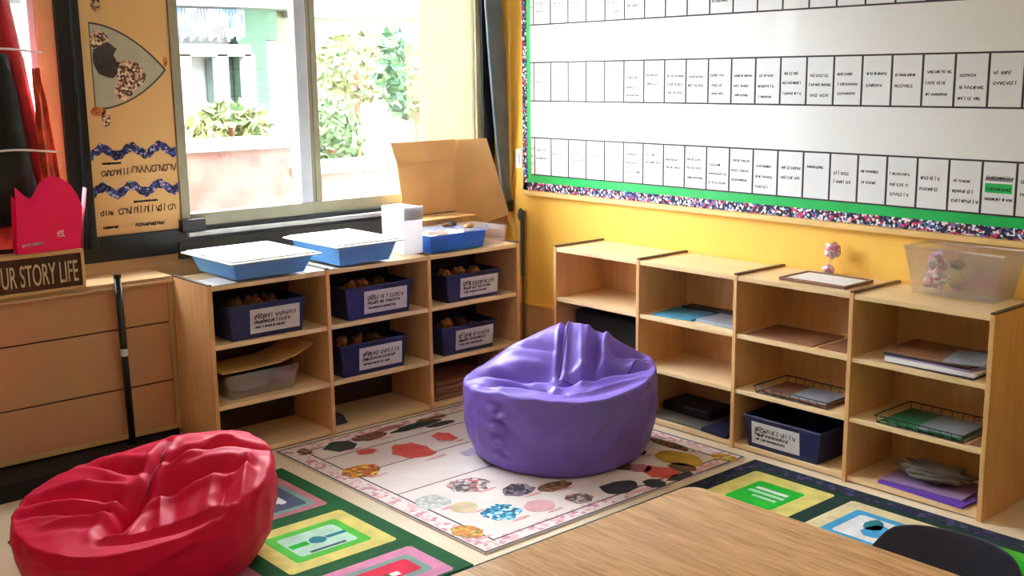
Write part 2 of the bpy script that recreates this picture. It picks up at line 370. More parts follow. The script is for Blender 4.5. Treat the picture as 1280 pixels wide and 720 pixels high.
# casework under the left window
mb = MB(); yf = -.035
for z0, z1 in ((.112, .345), (.351, .637), (.643, .845)): mb.box(-5.2, -2.385, yf, YW-.001, z0, z1, 'panel')
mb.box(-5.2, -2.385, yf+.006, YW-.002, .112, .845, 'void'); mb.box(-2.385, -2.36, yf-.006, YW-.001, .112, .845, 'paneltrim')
struct(mb.build('wall_casework', bevel=.003))
mb = MB(); mb.box(-5.2, -2.36, yf-.012, YW, .845, .868, 'paneltrim'); mb.box(-5.2, -2.36, yf-.02, yf-.012, .835, .85, 'paneltrim')
struct(mb.build('trim_11', bevel=.004))
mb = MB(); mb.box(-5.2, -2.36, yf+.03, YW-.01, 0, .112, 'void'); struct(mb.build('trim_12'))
struct(bx('heater_shade_box', -5.2, -2.42, yf-.20, yf+.028, 0, .085, 'void', bevel=.004))  # low heater box, drawn deeper to stand for the floor shadow
struct(bx('trim_13', -2.355, -.21, YW-.04, YW-.001, 0, .87, 'paneltrim'))
struct(bx('trim_14', -5.2, -2.36, yf-.004, yf+.0, .10, .125, 'paneltrim'))

# added panels that fill the room with light, unseen above the frame
for i, (x, y) in enumerate([(-1.9, -2.2), (-1.9, -4.6), (-4.4, -2.2), (-4.4, -4.6), (-3.1, -6.6)]):
    t = thing('fill_light', 'added fill light panel above the classroom, out of view', 'fill light', (x, y, ZC-.04), 0, 'added fill panels')
    MB().box(-.32, .32, -.62, .62, -.01, .04, 'ceil').build('fill_housing', t, .004)
    MB().box(-.29, .29, -.59, .59, -.016, -.0105, 'fillglow').build('fill_panel', t)

# ------------------------------------------------------------------ shelves
def shelf_unit(name, label, n, w, depth, zs, loc, rz, topmat='birch', backm='birchv'):
    """n bays along +x; front faces -y at local y=0, back at y=depth"""
    t = thing(name, label, 'shelf', loc, rz); th = .021
    for i in range(n+1):
        x = i*w; x0 = x-(th/2)
        o = MB().box(x0, x0+th, 0, depth, 0, zs[3]-.004, 'birchv').box(x0-.001, x0+th+.001, .002, depth, zs[3]-.004, zs[3]+.004, 'edge').build('side_panel', t, .0025)
    for i in range(n):
        a, b = i*w+th/2, (i+1)*w-th/2
        MB().box(a, b, .004, depth-.003, zs[3]-.03, zs[3]-.008, topmat).build('top', t, .002)
        for z in zs[1:3]: MB().box(a, b, .006, depth-.012, z-.022, z, 'birch').build('shelf_board', t, .002)
        MB().box(a, b, .012, depth-.012, .006, zs[0], 'birch').box(a, b, .02, .03, 0.0, .008, 'edge').build('base_board', t, .002)
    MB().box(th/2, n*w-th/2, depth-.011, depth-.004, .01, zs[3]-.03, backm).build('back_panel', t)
    return t
WL, WR = .6311, .6248
shelf_unit('cubby_shelf', 'birch cubby shelf unit of three bays under the window, holding navy bins', 3, WL, .385, (.03, .280, .5735, .865), (-2.348, -.42, 0), 0, 'birch', 'openback')
shelf_unit('cubby_shelf', 'long birch cubby shelf unit of four bays along the yellow wall', 4, WR, .385, (.03, .302, .574, .862), (-.40, -.667, 0), -math.pi/2)

# ------------------------------------------------------------------ bulletin board on the yellow wall
bd = thing('bulletin_board', 'large white word wall board with green margin and dotted border on yellow wall', 'board', (0, 0, 0))
BY0, BY1, BZ0, BZ1 = .012, -3.62, 1.074, 2.86
ROWS = [(1.203, 1.4225), (1.647, 1.869), (2.093, 2.315), (2.54, 2.76)]
GY0, GY1 = -.062, -3.545
MB().box(-.018, -.001, BY1, BY0, BZ0, BZ1, 'cardboard').build('cork_backing', bd)
MB().box(-.0215, -.018, BY1+.03, BY0-.02, BZ0+.05, BZ1-.03, 'green').build('green_margin', bd)
mbp = MB()
sp = [GY0]+[GY0-.885*k for k in range(1, 4)]+[GY1]
for k, (a, b) in enumerate(zip(sp, sp[1:])): mbp.box(-.0235-.0004*(k % 2), -.0215, b, a, 1.2, BZ1-.06, 'paper')
mbp.build('white_paper', bd)
mb = MB()
mb.box(-.032, -.001, BY1, BY0, BZ0-.002, BZ0+.026, 'woodframe'); mb.box(-.024, -.001, BY0, BY0+.006, BZ0, BZ1, 'woodframe'); mb.box(-.03, -.001, BY1-.02, BY1, BZ0, BZ1, 'woodframe'); mb.box(-.03, -.001, BY1, BY0, BZ1, BZ1+.02, 'woodframe')
mb.build('wood_frame', bd, .003)
def scallop(n, L, w, ph=0):
    pts = [(L, 0), (0, 0)]
    for i in range(n*6+1):
        u = i/(n*6); pts.append((L*u, w*(.86+.14*abs(math.sin(math.pi*n*u+ph)))))
    return pts
TY = Matrix(((0, 0, -1, -.0235), (-1, 0, 0, BY0), (0, 1, 0, 0), (0, 0, 0, 1)))
def bstrip(pts, T):
    MB().prism(pts, 0, .0015, 'border', T).build('border_trim', bd)
L = BY0-BY1
bstrip([(x, 1.152-y) for x, y in scallop(60, L, .05)], TY)
H = BZ1-BZ0
bstrip([(y, BZ0+.03+x*(H-.06)/H) for x, y in scallop(30, H, .040)], TY)
for ri, (z0, z1) in enumerate(ROWS):
    nm = 23
    MB().box(-.0255, -.0235, GY1, GY0, z0-.006, z1+.006, 'strip').build('black_strip', bd)
    if ri == 3: continue
    rowname = ('bottom row', 'middle row', 'top visible row')[ri]
    cnt = 18 if ri == 2 else nm
    for k in range(cnt):
        yA = -.100+.009-.1477*k+.1477-.006 if k else -.066
        yA = -.0955-.1477*(k-1)-.0055 if k else GY0-.004
        yB = -.0955-.1477*k+.0055
        if k == 0: yB = -.0955+.004
        seq = ('first', 'second', 'third', 'fourth', 'fifth', 'sixth', 'seventh', 'eighth', 'ninth', 'tenth', 'eleventh', 'twelfth', 'thirteenth', 'fourteenth', 'fifteenth', 'sixteenth', 'seventeenth', 'eighteenth', 'nineteenth', 'twentieth', 'twenty-first', 'twenty-second', 'twenty-third')[k]
        zc = (z0+z1)/2; h = z1-z0-.004; wd = yA-yB
        t = thing('word_card', 'handwritten word card, %s from the left in the board %s' % (seq, rowname), 'card', (-.0257, (yA+yB)/2, zc), 0, 'word cards on the board')
        cs = MB().box(-.001, 0, -wd/2, wd/2, -h/2, h/2, 'card').build('card_sheet', t)
        sd = ri*50+k; rnd = random.Random(sd)
        ink = 'inkgrey' if k < 6 else ('ink' if k < 12 else 'inkblack')
        lines = rnd.choice([1, 2, 2, 3, 3, 3]) if ri != 1 else rnd.choice([2, 3, 3])
        z = rnd.uniform(.02, .055)
        for l in range(lines):
            a = rnd.uniform(.06, .14)*wd; b = rnd.uniform(.62, .92)*wd
            if k == 0: a, b = wd*.1, wd*.7
            mb = MB(); strokes(mb, a, b, z, rnd.uniform(.014, .019), ink, lambda p, q: (-.0014, wd/2-p, q), .0017, sd*9+l); mb.build('handwriting', cs)
            z -= rnd.uniform(.04, .052)
        if ri == 0 and k == 20:
            mb = MB(); mb.add([(-.0013, wd/2-.01, .045), (-.0013, -wd/2+.01, .045), (-.0013, -wd/2+.01, .03), (-.0013, wd/2-.01, .03)], [(0, 1, 2, 3)], 'inkgrey')
            mb.add([(-.0013, wd/2-.01, .02), (-.0013, -wd/2+.01, .02), (-.0013, -wd/2+.01, -.02), (-.0013, wd/2-.01, -.02)], [(0, 1, 2, 3)], 'green'); mb.build('printed_block', cs)
# light switch plate on the yellow wall
t = thing('light_switch', 'white wall plate on the yellow wall left of the board', 'switch', (-.001, .072, 1.29))
wp = MB().box(-.008, 0, -.03, .03, -.06, .06, 'lid').build('wall_plate', t, .003); MB().box(-.013, -.008, -.012, .012, -.03, .03, 'alulight').build('rocker', wp, .002)

# ------------------------------------------------------------------ poster between windows
po = thing('poster', 'tan poster with a grey arch picture and blue scalloped borders beside the window', 'poster', (-2.615, YW-.008, 1.045))
PW, PH = .438, 1.6
TP = Matrix(((1, 0, 0, 0), (0, 0, -1, 0), (0, 1, 0, 0), (0, 0, 0, 1)))
MB().box(0, PW, -.003, 0, 0, PH, 'poster').build('poster_sheet', po)
def ppoly(mb, pts, m, d): mb.prism(pts, .003+d, .0035+d, m, TP)
mb = MB()
def arch(cx0, x1, zc, hh, k=1.0):
    p = []; w = x1-cx0
    for i in range(17):
        u = i/16; p.append((cx0+w*u, zc-.02*u+hh*(1-u**1.9)**.95))
    for i in range(1, 17):
        u = 1-i/16; p.append((cx0+w*u, zc-.02*u-hh*(1-u**1.9)**.95))
    return p[::-1]
zA = .822
APS = []
for base in (zA, zA+.80):
    mb = MB(); ppoly(mb, arch(.045, .415, base, .205), 'posterline', 0)
    ppoly(mb, arch(.050, .402, base, .195), 'postergrey', .0006)
    APS.append(mb.build('arch_picture', po))

def cir(cx, cz, r, n=18, sx=1, sz=1, seed=None):
    return [(cx+r*sx*math.cos(2*math.pi*i/n)*(1+(0 if seed is None else .25*noise.noise(Vector((math.cos(6.28*i/n)*1.5, math.sin(6.28*i/n)*1.5, seed))))), cz+r*sz*math.sin(2*math.pi*i/n)*(1+(0 if seed is None else .25*noise.noise(Vector((math.cos(6.28*i/n)*1.5, math.sin(6.28*i/n)*1.5, seed)))))) for i in range(n)]
for a_ in ((cir(.12, zA+.03, .07, 20, 1, 1.1, 3), 'posterdark', .0012), (cir(.09, zA+.12, .05, 16, 1, .9, 8), 'posterbits', .0011), (cir(.23, zA-.045, .075, 20, 1, .9, 5), 'posterbits', .0013), (cir(.185, zA+.05, .03, 12, 1, 1, 6), 'postergrey', .0016), (cir(.19, zA-.12, .045, 16, 1, 1, 12), 'posterbits', .0017), (cir(.055, zA-.215, .03, 12, 1.2, .8, 9), 'posterbrown', .0012), (cir(.095, zA-.245, .028, 12, .8, 1.4, 10), 'posterbits', .0012), (cir(.41, zA+.02, .018, 10, .6, 1.6, 11), 'posterbrown', .0012), (cir(.04, zA+.33, .03, 12, 1.2, .8, 14), 'posterbrown', .0012), (cir(.085, zA+.29, .024, 12, 1, 1.4, 15), 'posterbits', .0012)):
    mb = MB(); ppoly(mb, *a_); mb.build('figure', APS[0])
for z, ph in ((.415, -1.2), (.228, -.6)):
    up, dn = [], []
    for i in range(41):
        x = .003+.432*i/40; c = .019*math.sin(x/.432*2*math.pi*3+ph)
        up.append((x, z+c+.023+.004*math.sin(x*150))); dn.append((x, z+c-.023-.004*math.sin(x*170)))
    mb = MB(); ppoly(mb, dn+up[::-1], 'garland', .001); mb.build('scalloped_border', po)
PF = lambda p, q: (p, -.0045, q)
for (a, b, z, h, s) in ((.05, .19, .315, .04, 1), (.2, .42, .325, .05, 2), (.06, .15, .36, .012, 3), (.03, .09, .12, .03, 4), (.12, .41, .125, .042, 5), (.2, .32, .165, .012, 6), (.04, .11, .05, .016, 7), (.2, .34, .05, .022, 8)):
    mb = MB(); strokes(mb, a, b, z, h, 'posterdark', PF, .0024, 900+s, 1.5); mb.build('lettering', po)

# ------------------------------------------------------------------ left window drape, sign, pink bag
dr = thing('window_drape', 'crimson and black drape bunched at the left window with pale cords', 'curtain', (-3.3, YW-.12, 1.06))
def wavy(x0, x1, z0, z1, amp, k, m, name, parent, y=0, taper=None, seed=0, thick=.006):
    nx, nz = 40, 24; vs = []; 
    for s in (0, 1):
        for j in range(nz+1):
            v = j/nz
            for i in range(nx+1):
                u = i/nx; xa, xb = (x0, x1) if not taper else (x0+(taper[0]-x0)*v, x1+(taper[1]-x1)*v)
                yy = y+amp*math.sin(u*k*2*math.pi+.6*math.sin(v*5+seed))+.02*noise.noise(Vector((u*5, v*6, seed)))
                vs.append((xa+(xb-xa)*u, yy+s*thick, z0+(z1-z0)*v))
    fs = []; N = (nx+1)*(nz+1)
    for j in range(nz):
        for i in range(nx):
            a = j*(nx+1)+i; fs.append((a, a+1, a+nx+2, a+nx+1)); fs.append((a+N, a+N+nx+1, a+N+nx+2, a+N+1))
    for j in range(nz):
        a = j*(nx+1); fs.append((a, a+nx+1, a+nx+1+N, a+N)); a += nx; fs.append((a, a+N, a+nx+1+N, a+nx+1))
    for i in range(nx):
        a = i; fs.append((a, a+N, a+N+1, a+1)); a = nz*(nx+1)+i; fs.append((a, a+1, a+N+1, a+N))
    return MB().add(vs, fs, m).build(name, parent, smooth=True)
wavy(-.5, .49, 0, 1.7, .03, 5, 'redcloth', 'red_panel', dr, 0, (-.55, .27), 3)
wavy(-.4, .405, .1, .86, .02, 4, 'darkcloth', 'dark_panel', dr, -.055, (-.4, .30), 7)
wavy(.395, .50, .10, .80, .012, 1.5, 'orangecloth', 'orange_tassel', dr, -.06, (.40, .435), 5)
mb = MB(); mb.tube([(x, -.105-.01*math.sin(x*9), .86+.05*abs(x-.2)+.02*math.sin(x*8)) for x in np.linspace(-.3, .44, 16)], .005, 'whitecord'); mb.build('cord', dr, smooth=True)
mb = MB(); mb.tube([(x, -.105, .40+.12*(x-.1)+.03*math.sin(x*8)) for x in np.linspace(-.2, .46, 16)], .005, 'whitecord'); mb.build('cord', dr, smooth=True)
sg = thing('wooden_sign', 'long dark sign with pale story lettering framed in light wood on ledge', 'sign', (-2.785, -.075, .868))
sx = -.72
spn = MB().box(sx+.012, -.012, .008, .07, .014, .165, 'signdark').build('sign_panel', sg)
mb = MB(); mb.box(sx, 0, 0, .09, 0, .014, 'signwood'); mb.box(sx, 0, 0, .09, .165, .182, 'signwood'); mb.box(-.014, 0, 0, .09, .014, .165, 'signwood'); mb.box(sx, sx+.014, 0, .09, .014, .165, 'signwood')
mb.build('sign_frame', sg, .002)
def text_mesh(name, s, size, m, parent, loc, rot, sxy=(1, 1), ext=.002, align='RIGHT'):
    c = bpy.data.curves.new(name, 'FONT'); c.body = s; c.size = size; c.extrude = ext; c.align_x = align
    o = bpy.data.objects.new(name+'_tmp', c); me = bpy.data.meshes.new_from_object(o); bpy.data.objects.remove(o)
    me.transform(Matrix.Diagonal((sxy[0], sxy[1], 1, 1))); me.materials.clear(); me.materials.append(M[m])
    o = bpy.data.objects.new(name, me); COL.objects.link(o); o.parent = parent; o.location = loc; o.rotation_euler = rot; return o
text_mesh('lettering', 'OUR STORY LIFE', .115, 'signletter', spn, (-.03, .006, .038), (math.pi/2, 0, 0), (.44, 1.2), .003)
pb = thing('gift_bag', 'hot pink card bag with wavy top standing on the story sign', 'bag', (-3.065, -.055, 1.051))
fr = [(0, 0), (.275, 0), (.29, .13), (.298, .19), (.28, .245), (.25, .295), (.215, .322), (.175, .335), (.135, .325), (.105, .29), (.085, .252), (.07, .242), (.05, .256), (.012, .296), (.008, .2), (.002, .1)]
fp = MB().prism(fr, -.0, .003, 'hotpink', Matrix(((1, 0, 0, 0), (0, 0, 1, 0), (0, 1, 0, 0), (0, 0, 0, 1)))).build('front_panel', pb)
MB().prism([(x, z*.86) for x, z in fr], 0, .003, 'hotpink', Matrix(((1, 0, 0, 0), (0, 0, 1, .062), (0, 1, 0, 0), (0, 0, 0, 1)))).build('back_panel', pb)
mb = MB(); mb.add([(.285, .003, 0), (.285, .062, 0), (.33, .062, .27), (.325, .0, .27), (.302, .003, .13)], [(0, 1, 2, 3, 4)], 'palepink'); mb.add([(.287, .003, 0), (.287, .062, 0), (.332, .062, .27), (.327, .0, .27), (.304, .003, .13)], [(4, 3, 2, 1, 0)], 'palepink')
mb.box(0, .285, .003, .062, 0, .003, 'hotpink'); o = mb.build('gusset', pb); tag(o, 'pale pink side fold')
mb = MB(); strokes(mb, .02, .105, .035, .014, 'white', lambda p, q: (p, -.002, q+p*.06), .0018, 77, 1.4)
mb.build('small_print', fp)
mb = MB()
for a, b, c, d in ((.175, .075, .20, .079), (.175, .062, .21, .066), (.178, .062, .183, .085), (.198, .062, .203, .088), (.185, .084, .205, .089)): mb.box(a, c, -.002, 0, min(b, d), max(b, d), 'white')
mb.build('emblem', fp)
# pole leaning on the casework
pl = thing('black_pole', 'thin black pole standing upright against the tan cabinet panel', 'pole', (-2.64, -.075, 0))
MB().tube([(0.012, 0, .0), (.0, 0, .895)], .016, 'black', 10).build('shaft', pl, smooth=True)
MB().tube([(.0, 0, .893), (.0, 0, .91)], .018, 'black', 10).build('end_cap', pl)
MB().tube([(.004, 0, .52), (.004, 0, .555)], .0175, 'alulight', 10).build('collar', pl)

# right hand end of the window: slate strap, rod
stp = thing('folded_strap', 'slate grey folded strap hanging at the right end of the window', 'strap', (0, 0, 0))
mb = MB()
prof = [(-.155, 2.5, .13), (-.11, 1.9, .13), (-.085, 1.48, .105), (-.06, 1.15, .07), (-.035, 1.02, .05), (-.03, .985, .046)]
vs = []
for (x, z, wd) in prof:
    for dx, dy in ((-1, 0), (1, 0), (1, .022), (-1, .022)): vs.append((x+dx*wd/2, .135+dy, z))
fs = []
for i in range(len(prof)-1):
    for k in range(4): fs.append((i*4+k, i*4+(k+1) % 4, i*4+4+(k+1) % 4, i*4+4+k))
fs += [(0, 1, 2, 3), tuple(len(vs)-1-k for k in range(4))]
mb.add(vs, fs, 'strap').build('strap_body', stp, .006)
MB().box(-.062, -.004, .127, .163, .955, 1.03, 'black').build('buckle', stp, .008)
mb = MB(); mb.tube([(-.05, .145, .96), (-.065, .1, .90), (-.08, .05, .872)], .003, 'cream'); mb.build('cord', stp); mb = MB(); mb.tube([(-.015, .145, .96), (-.012, .1, .80), (-.03, .1, .60)], .003, 'cream'); mb.build('cord', stp)
rd = thing('window_rod', 'dark rod with flattened head standing in the corner behind shelf', 'rod', (0, 0, 0))
MB().tube([(-.022, .03, .97), (-.022, .03, .93), (-.020, .03, .56)], .018, 'strap', 10, rb=.012).build('upper_shaft', rd, smooth=True)
MB().tube([(-.020, .03, .56), (-.020, .03, 0.0)], .010, 'rodbrown', 10).build('lower_shaft', rd, smooth=True)
mb = MB(); blob(mb, (-.035, .028, .945), .03, 'strap', 1, .05, 14, (.8, .5, 1.4)); mb.build('head', rd, smooth=True)

# cream blind over the right of the big window
cb = thing('window_blind', 'cream fabric blind covering the right part of the big window', 'blind', (-.675, YW-.05, 0))
mb = MB(); mb.box(0, .385, 0, .004, 1.06, 2.62, 'cream'); mb.build('fabric', cb)
mb = MB(); mb.box(-.005, .39, -.008, .012, 2.62, 2.66, 'alulight'); mb.build('head_rail', cb, .002)

# ------------------------------------------------------------------ bins with labels
def bin_(name, label, x, y, z, w, d, h, rz=0, group='navy bins on the shelves', seed=1, lw=.27, lx=.04, toys=0, lz=.5):
    t = thing(name, label, 'bin', (x, y, z), rz, group)
    wb, db = w*.88, d*.9
    mb = MB(); mb.frustum(w/2, d/2, 0, h, wb, db, w*.97, d*.97, .004, 'navy'); tb_ = mb.build('tub', t, .004)
    mb = MB(); mb.tube([(.005, .005, h), (w-.005, .005, h), (w-.005, d-.005, h), (.005, d-.005, h)], .006, 'navy', 6, True); mb.build('rim', t)
    # front plane: from (y=(d-db)/2, z=0) to (y=.015d, z=h)
    yb, yt = (d-db)/2, .015*d
    fy = lambda q: yb+(yt-yb)*q/h-.0015
    a, b = w/2-lw/2+lx, w/2+lw/2+lx; z0, z1 = h*.14, h*.86
    mb = MB(); mb.add([(a, fy(z0), z0), (b, fy(z0), z0), (b, fy(z1), z1), (a, fy(z1), z1)], [(0, 1, 2, 3)], 'label')
    for l, (u, v, zz, hh) in enumerate(((.08, .9, .68, .028), (.08, .8, .46, .02), (.1, .7, .24, .014))):
        strokes(mb, a+(b-a)*u, a+(b-a)*v, z0+(z1-z0)*zz, hh, 'ink', lambda p, q: (p, fy(q)-.001, q), .0022, seed*31+l)
    for k in range(9):
        th = k/9*6.28; cx = a+.05; cz = z0+(z1-z0)*.6
        mb.add([(cx+.026*math.cos(th), fy(cz)-.002, cz+.026*math.sin(th)), (cx+.026*math.cos(th+.5), fy(cz)-.002, cz+.026*math.sin(th+.5)), (cx+.02*math.cos(th+.5), fy(cz)-.002, cz+.02*math.sin(th+.5)), (cx+.02*math.cos(th), fy(cz)-.002, cz+.02*math.sin(th))], [(0, 1, 2, 3)], 'ink')
    o = mb.build('paper_label', tb_); tag(o, 'white label with dark drawing and writing')
    return t
def toys(x, y, z, n, where, seed, spread=.28):
    rnd = random.Random(seed)
    for k in range(n):
        mb = MB(); r = rnd.uniform(.026, .034); mm = rnd.choice(['toy', 'toy2'])
        blob(mb, (0, 0, 0), r, mm, seed+k, .7, 12, (1.3, 1, .8), 2.2)
        for q in range(3): blob(mb, (rnd.uniform(-.03, .03), rnd.uniform(-.01, .01), rnd.uniform(.005, .02)), r*.5, mm, seed+k+q*3, .5, 8, (1, .8, 1.2))
        o = mb.build('toy', smooth=True); o.location = (x+spread*(k+.5)/n+rnd.uniform(-.015, .015), y+rnd.uniform(-.02, .02), z)
        tag(o, 'small brown toy heaped in the %s' % where, 'toy', 'toys in the '+where)
for (x, z, h, wh, n) in ((-2.262, .574, .165, 'top left navy bin under the window', 3), (-1.612, .574, .165, 'top middle navy bin under the window', 3), (-.965, .574, .15, 'top right navy bin under the window', 3), (-1.655, .2805, .165, 'lower left navy bin under the window', 3), (-1.005, .2805, .155, 'lower right navy bin under the window', 2)):
    w = .43 if x < -1.5 else .40
    seed = int(abs(x)*100+z*10)
    row = 'top' if z > .5 else 'middle'
    bay = {True: 'left', False: 'middle'}[x < -2] if x < -1.2 else 'right'
    bin_('storage_bin', 'navy bin with white label, %s shelf of the %s bay under the window' % (row, bay), x, -.405, z, w, .30, h, 0, seed=seed)
    # contents fill level
    o = MB().box(x+.03, x+w-.03, -.375, -.135, z+.02, z+h-.034, 'toy').build('toy_heap'); tag(o, 'dark brown heap of small toys filling the '+wh, 'toys', None, 'stuff')
    toys(x+.06, -.27, z+h-.012, n, wh, seed, w-.14)
bin_('storage_bin', 'navy plastic bin with white label on the bottom shelf by the yellow wall', -.392, -1.975, .031, .44, .30, .152, -math.pi/2, seed=99, lw=.27, lx=-.035)
# clear bag of brown paper, left bay middle shelf
t = thing('clear_tub', 'clear plastic tub with a bent tan sheet on top in the left bay', 'container', (-2.275, -.385, .281))
mb = MB(); mb.frustum(.2, .14, 0, .125, .34, .22, .40, .27, .003, 'clearbag'); mb.build('tub', t, .01)
mb = MB(); blob(mb, (.2, .14, .055), .1, 'darkfold', 5, .4, 16, (1.5, .95, .45)); mb.build('bundle', t, smooth=True)
mb = MB()
pts = [(-.01, .135), (.16, .136), (.30, .142), (.40, .165), (.49, .205)]
vs = [(x, y, z+(.003 if s else 0)) for s in (0, 1) for y in (.02, .27) for x, z in pts]
n = len(pts); fs = []
for s in (0, 1):
    for i in range(n-1):
        a = s*2*n+i; f = (a, a+1, a+n+1, a+n); fs.append(f if s else f[::-1])
for i in range(n-1): fs += [(i, i+1, i+1+2*n, i+2*n), (i+n, i+n+2*n, i+n+1+2*n, i+n+1)]
mb.add(vs, fs, 'poster').build('tan_sheet', t)
# flat stack in bottom right bay
for k in range(4):
    o = MB().box(0, .5-.03*k, 0, .28, 0, .022, ('traybrown', 'brownfold')[k % 2]).build('flat_tray', bevel=.006)
    o.location = (-1.04+.01*k, -.38+.006*k, .031+.024*k); o.rotation_euler = (0, 0, .02*(k % 2))
    tag(o, 'flat brown tray in the bottom right window bay, %s in the stack' % ('lowest', 'second from bottom', 'third from bottom', 'topmost')[k], 'tray', 'flat brown trays')
o = MB().prism([(0, 0), (.10, 0), (.075, .05), (.03, .04)], 0, .24, 'darkfold', Matrix(((1, 0, 0, 0), (0, 0, 1, 0), (0, 1, 0, 0), (0, 0, 0, 1)))).build('dark_block', bevel=.004); o.location = (-1.70, -.37, .031)
tag(o, 'small dark wedge lying on the bottom of the middle bay under the window', 'block')

# ------------------------------------------------------------------ trays on the left shelf
def tray(label, x, y, z, w, d, h, tubm, rz=0, ov=.035):
    t = thing('lidded_tray', label, 'tray', (x, y, z), rz, 'blue trays on the window shelf')
    mb = MB(); mb.frustum(w/2, d/2, 0, h, w*.86, d*.84, w, d, .004, tubm); mb.build('tub', t, .006)
    mb = MB(); mb.box(-ov, w+ov, -ov, d+ov, h, h+.008, 'lid'); mb.box(-ov+.02, w+ov-.02, -ov+.02, d+ov-.02, h+.008, h+.016, 'lid'); mb.build('lid', t, .004)
    return t
t = tray('pale blue tray with white lid at the left end of the window shelf', -2.235, -.45, .870, .42, .46, .085, 'bluetub', .0)
mb = MB(); strokes(mb, .22, .31, .12, .03, 'inkblack', lambda p, q: (p, q-.06, .1015), .003, 4); mb.build('pen_marks', t)
t = tray('pale blue tray with white lid in the middle of the window shelf', -1.665, -.45, .870, .35, .46, .10, 'bluetub', 0)
mb = MB(); strokes(mb, .18, .32, .12, .03, 'traybrown', lambda p, q: (p, q, .1175), .004, 6); mb.build('pen_marks', t)
o = MB().box(0, .13, 0, .19, 0, .0015, 'whitebox').build('paper_sheet'); o.location = (-2.33, -.415, .8598); o.rotation_euler = (0, 0, .03)
tag(o, 'white paper sheet sticking out at the left end beneath the pale blue tray', 'paper')
o = MB().box(0, .17, 0, .34, 0, .0015, 'whitebox').build('paper_sheet'); o.location = (-1.83, -.415, .8598)
tag(o, 'white paper sheet lying between the two pale blue trays', 'paper')
t = thing('white_box', 'tall blank white box between the blue trays on the window shelf', 'box', (-1.205, -.36, .8695), .0)
MB().box(0, .125, 0, .2, 0, .25, 'thinwhite').build('carton', t, .004); MB().box(-.003, .128, -.006, .0, .18, .254, 'thinwhite').build('front_flap', t, .002)
t = thing('toy_tub', 'deep blue tub of brown pieces under clear lid at shelf end near corner', 'tub', (-1.065, -.40, .862), 0, 'blue trays on the window shelf')
mb = MB(); mb.frustum(.2, .15, 0, .095, .36, .27, .39, .30, .004, 'bluetub2'); mb.build('tub', t, .01)
mb = MB(); mb.box(.0, .55, 0, .31, .097, .103, 'clear'); mb.frustum(.46, .15, 0, .095, .15, .27, .17, .30, .003, 'clear'); o = mb.build('clear_cover', t, .003)
mb = MB()
rnd = random.Random(3)
mb.box(.02, .38, .02, .28, .05, .075, 'lid')
for k in range(10): blob(mb, (rnd.uniform(.05, .5), rnd.uniform(.05, .27), .082 if k < 7 else .112), .026, ('toy', 'toy2', 'posterdark')[k % 3], k, .6, 10, (1.5, .8, .5), 2)
mb.build('pieces', t, smooth=False)
# cardboard box, open toward the room
cx = thing('cardboard_box', 'open tan cardboard box standing by the window above the shelf', 'box', (-.90, .02, .872))
zb = 0; 
mb = MB(); TX = Matrix(((1, 0, 0, 0), (0, 0, 1, .10), (0, 1, 0, 0), (0, 0, 0, 1)))
mb.prism([(.045, .13), (.42, .13), (.42, .43), (.005, .43)], 0, .005, 'cardboard', TX); mb.box(.0, .42, .094, .10, .425, .435, 'cardboard'); mb.build('back_wall', cx)
TX2 = Matrix(((1, 0, 0, 0), (0, .98, -.2, .096), (0, .2, .98, 0), (0, 0, 0, 1)))
TXf = Matrix.Translation((0, .098, .43)) @ Matrix.Rotation(math.radians(98), 4, 'X')
mb = MB(); mb.prism([(.005, 0), (.42, 0), (.42, .13), (-.05, .13)], -.004, .0, 'cardboard', TXf); mb.build('top_flap', cx)
mb = MB(); mb.add([(.42, .10, .13), (.42, .10, .555), (.575, -.02, .56), (.68, -.10, .10), (.42, .10, .0)], [(0, 1, 2, 3, 4)], 'cardboard'); mb.add([(.423, .105, .13), (.423, .105, .555), (.578, -.015, .56), (.683, -.095, .10), (.423, .105, .0)], [(4, 3, 2, 1, 0)], 'cardboard'); mb.build('side_flap', cx)
mb = MB(); mb.box(.02, .42, -.10, .10, .118, .124, 'cardboard'); mb.build('bottom_flap', cx)
mb = MB(); mb.box(.04, .40, -.06, .095, 0, .118, 'cardboard'); mb.build('lower_body', cx, .003)

# ------------------------------------------------------------------ things on / in the right shelf
t = thing('picture_tray', 'white sheet in a thin brown frame lying on top of the long shelf', 'tray', (-.325, -2.455, .8555), 0)
MB().box(0, .21, 0, .325, 0, .008, 'whitebox').build('sheet', t)
mb = MB(); mb.box(-.012, 0, -.012, .337, 0, .014, 'traybrown'); mb.box(.21, .222, -.012, .337, 0, .014, 'traybrown'); mb.box(0, .21, -.012, 0, 0, .014, 'traybrown'); mb.box(0, .21, .325, .337, 0, .014, 'traybrown'); mb.build('frame', t, .002)
t = thing('figurine', 'small pink translucent figurine standing behind the framed sheet', 'figurine', (-.06, -2.2, .856))
mb = MB(); blob(mb, (0, 0, .022), .026, 'pinktoy', 2, .5, 12, (1, 1, .9), 2); mb.build('body', t, smooth=True)
MB().tube([(0, 0, .04), (.0, -.012, .085)], .006, 'clear', 8).build('stem', t)
mb = MB(); blob(mb, (0, -.02, .115), .034, 'pinktoy', 6, .8, 14, (1, 1, 1), 3); mb.build('head', t, smooth=True)
t = thing('clear_box', 'clear plastic box holding pink flowers at the end of the long shelf', 'box', (-.235, -3.125, .862), 0)
mb = MB(); mb.frustum(.105, .225, 0, .2, .17, .36, .21, .44, .003, 'clear'); mb.build('tub', t, .006)
mb = MB(); mb.tube([(0, .005, .2), (.21, .005, .2), (.21, .445, .2), (0, .445, .2)], .006, 'clear', 6, True); mb.build('rim', t)
mb = MB(); rnd = random.Random(8)
o = thing('flower_bag', 'clear bag of pink and lilac flowers inside the clear plastic box', 'flowers', (-.235, -3.125, .862))
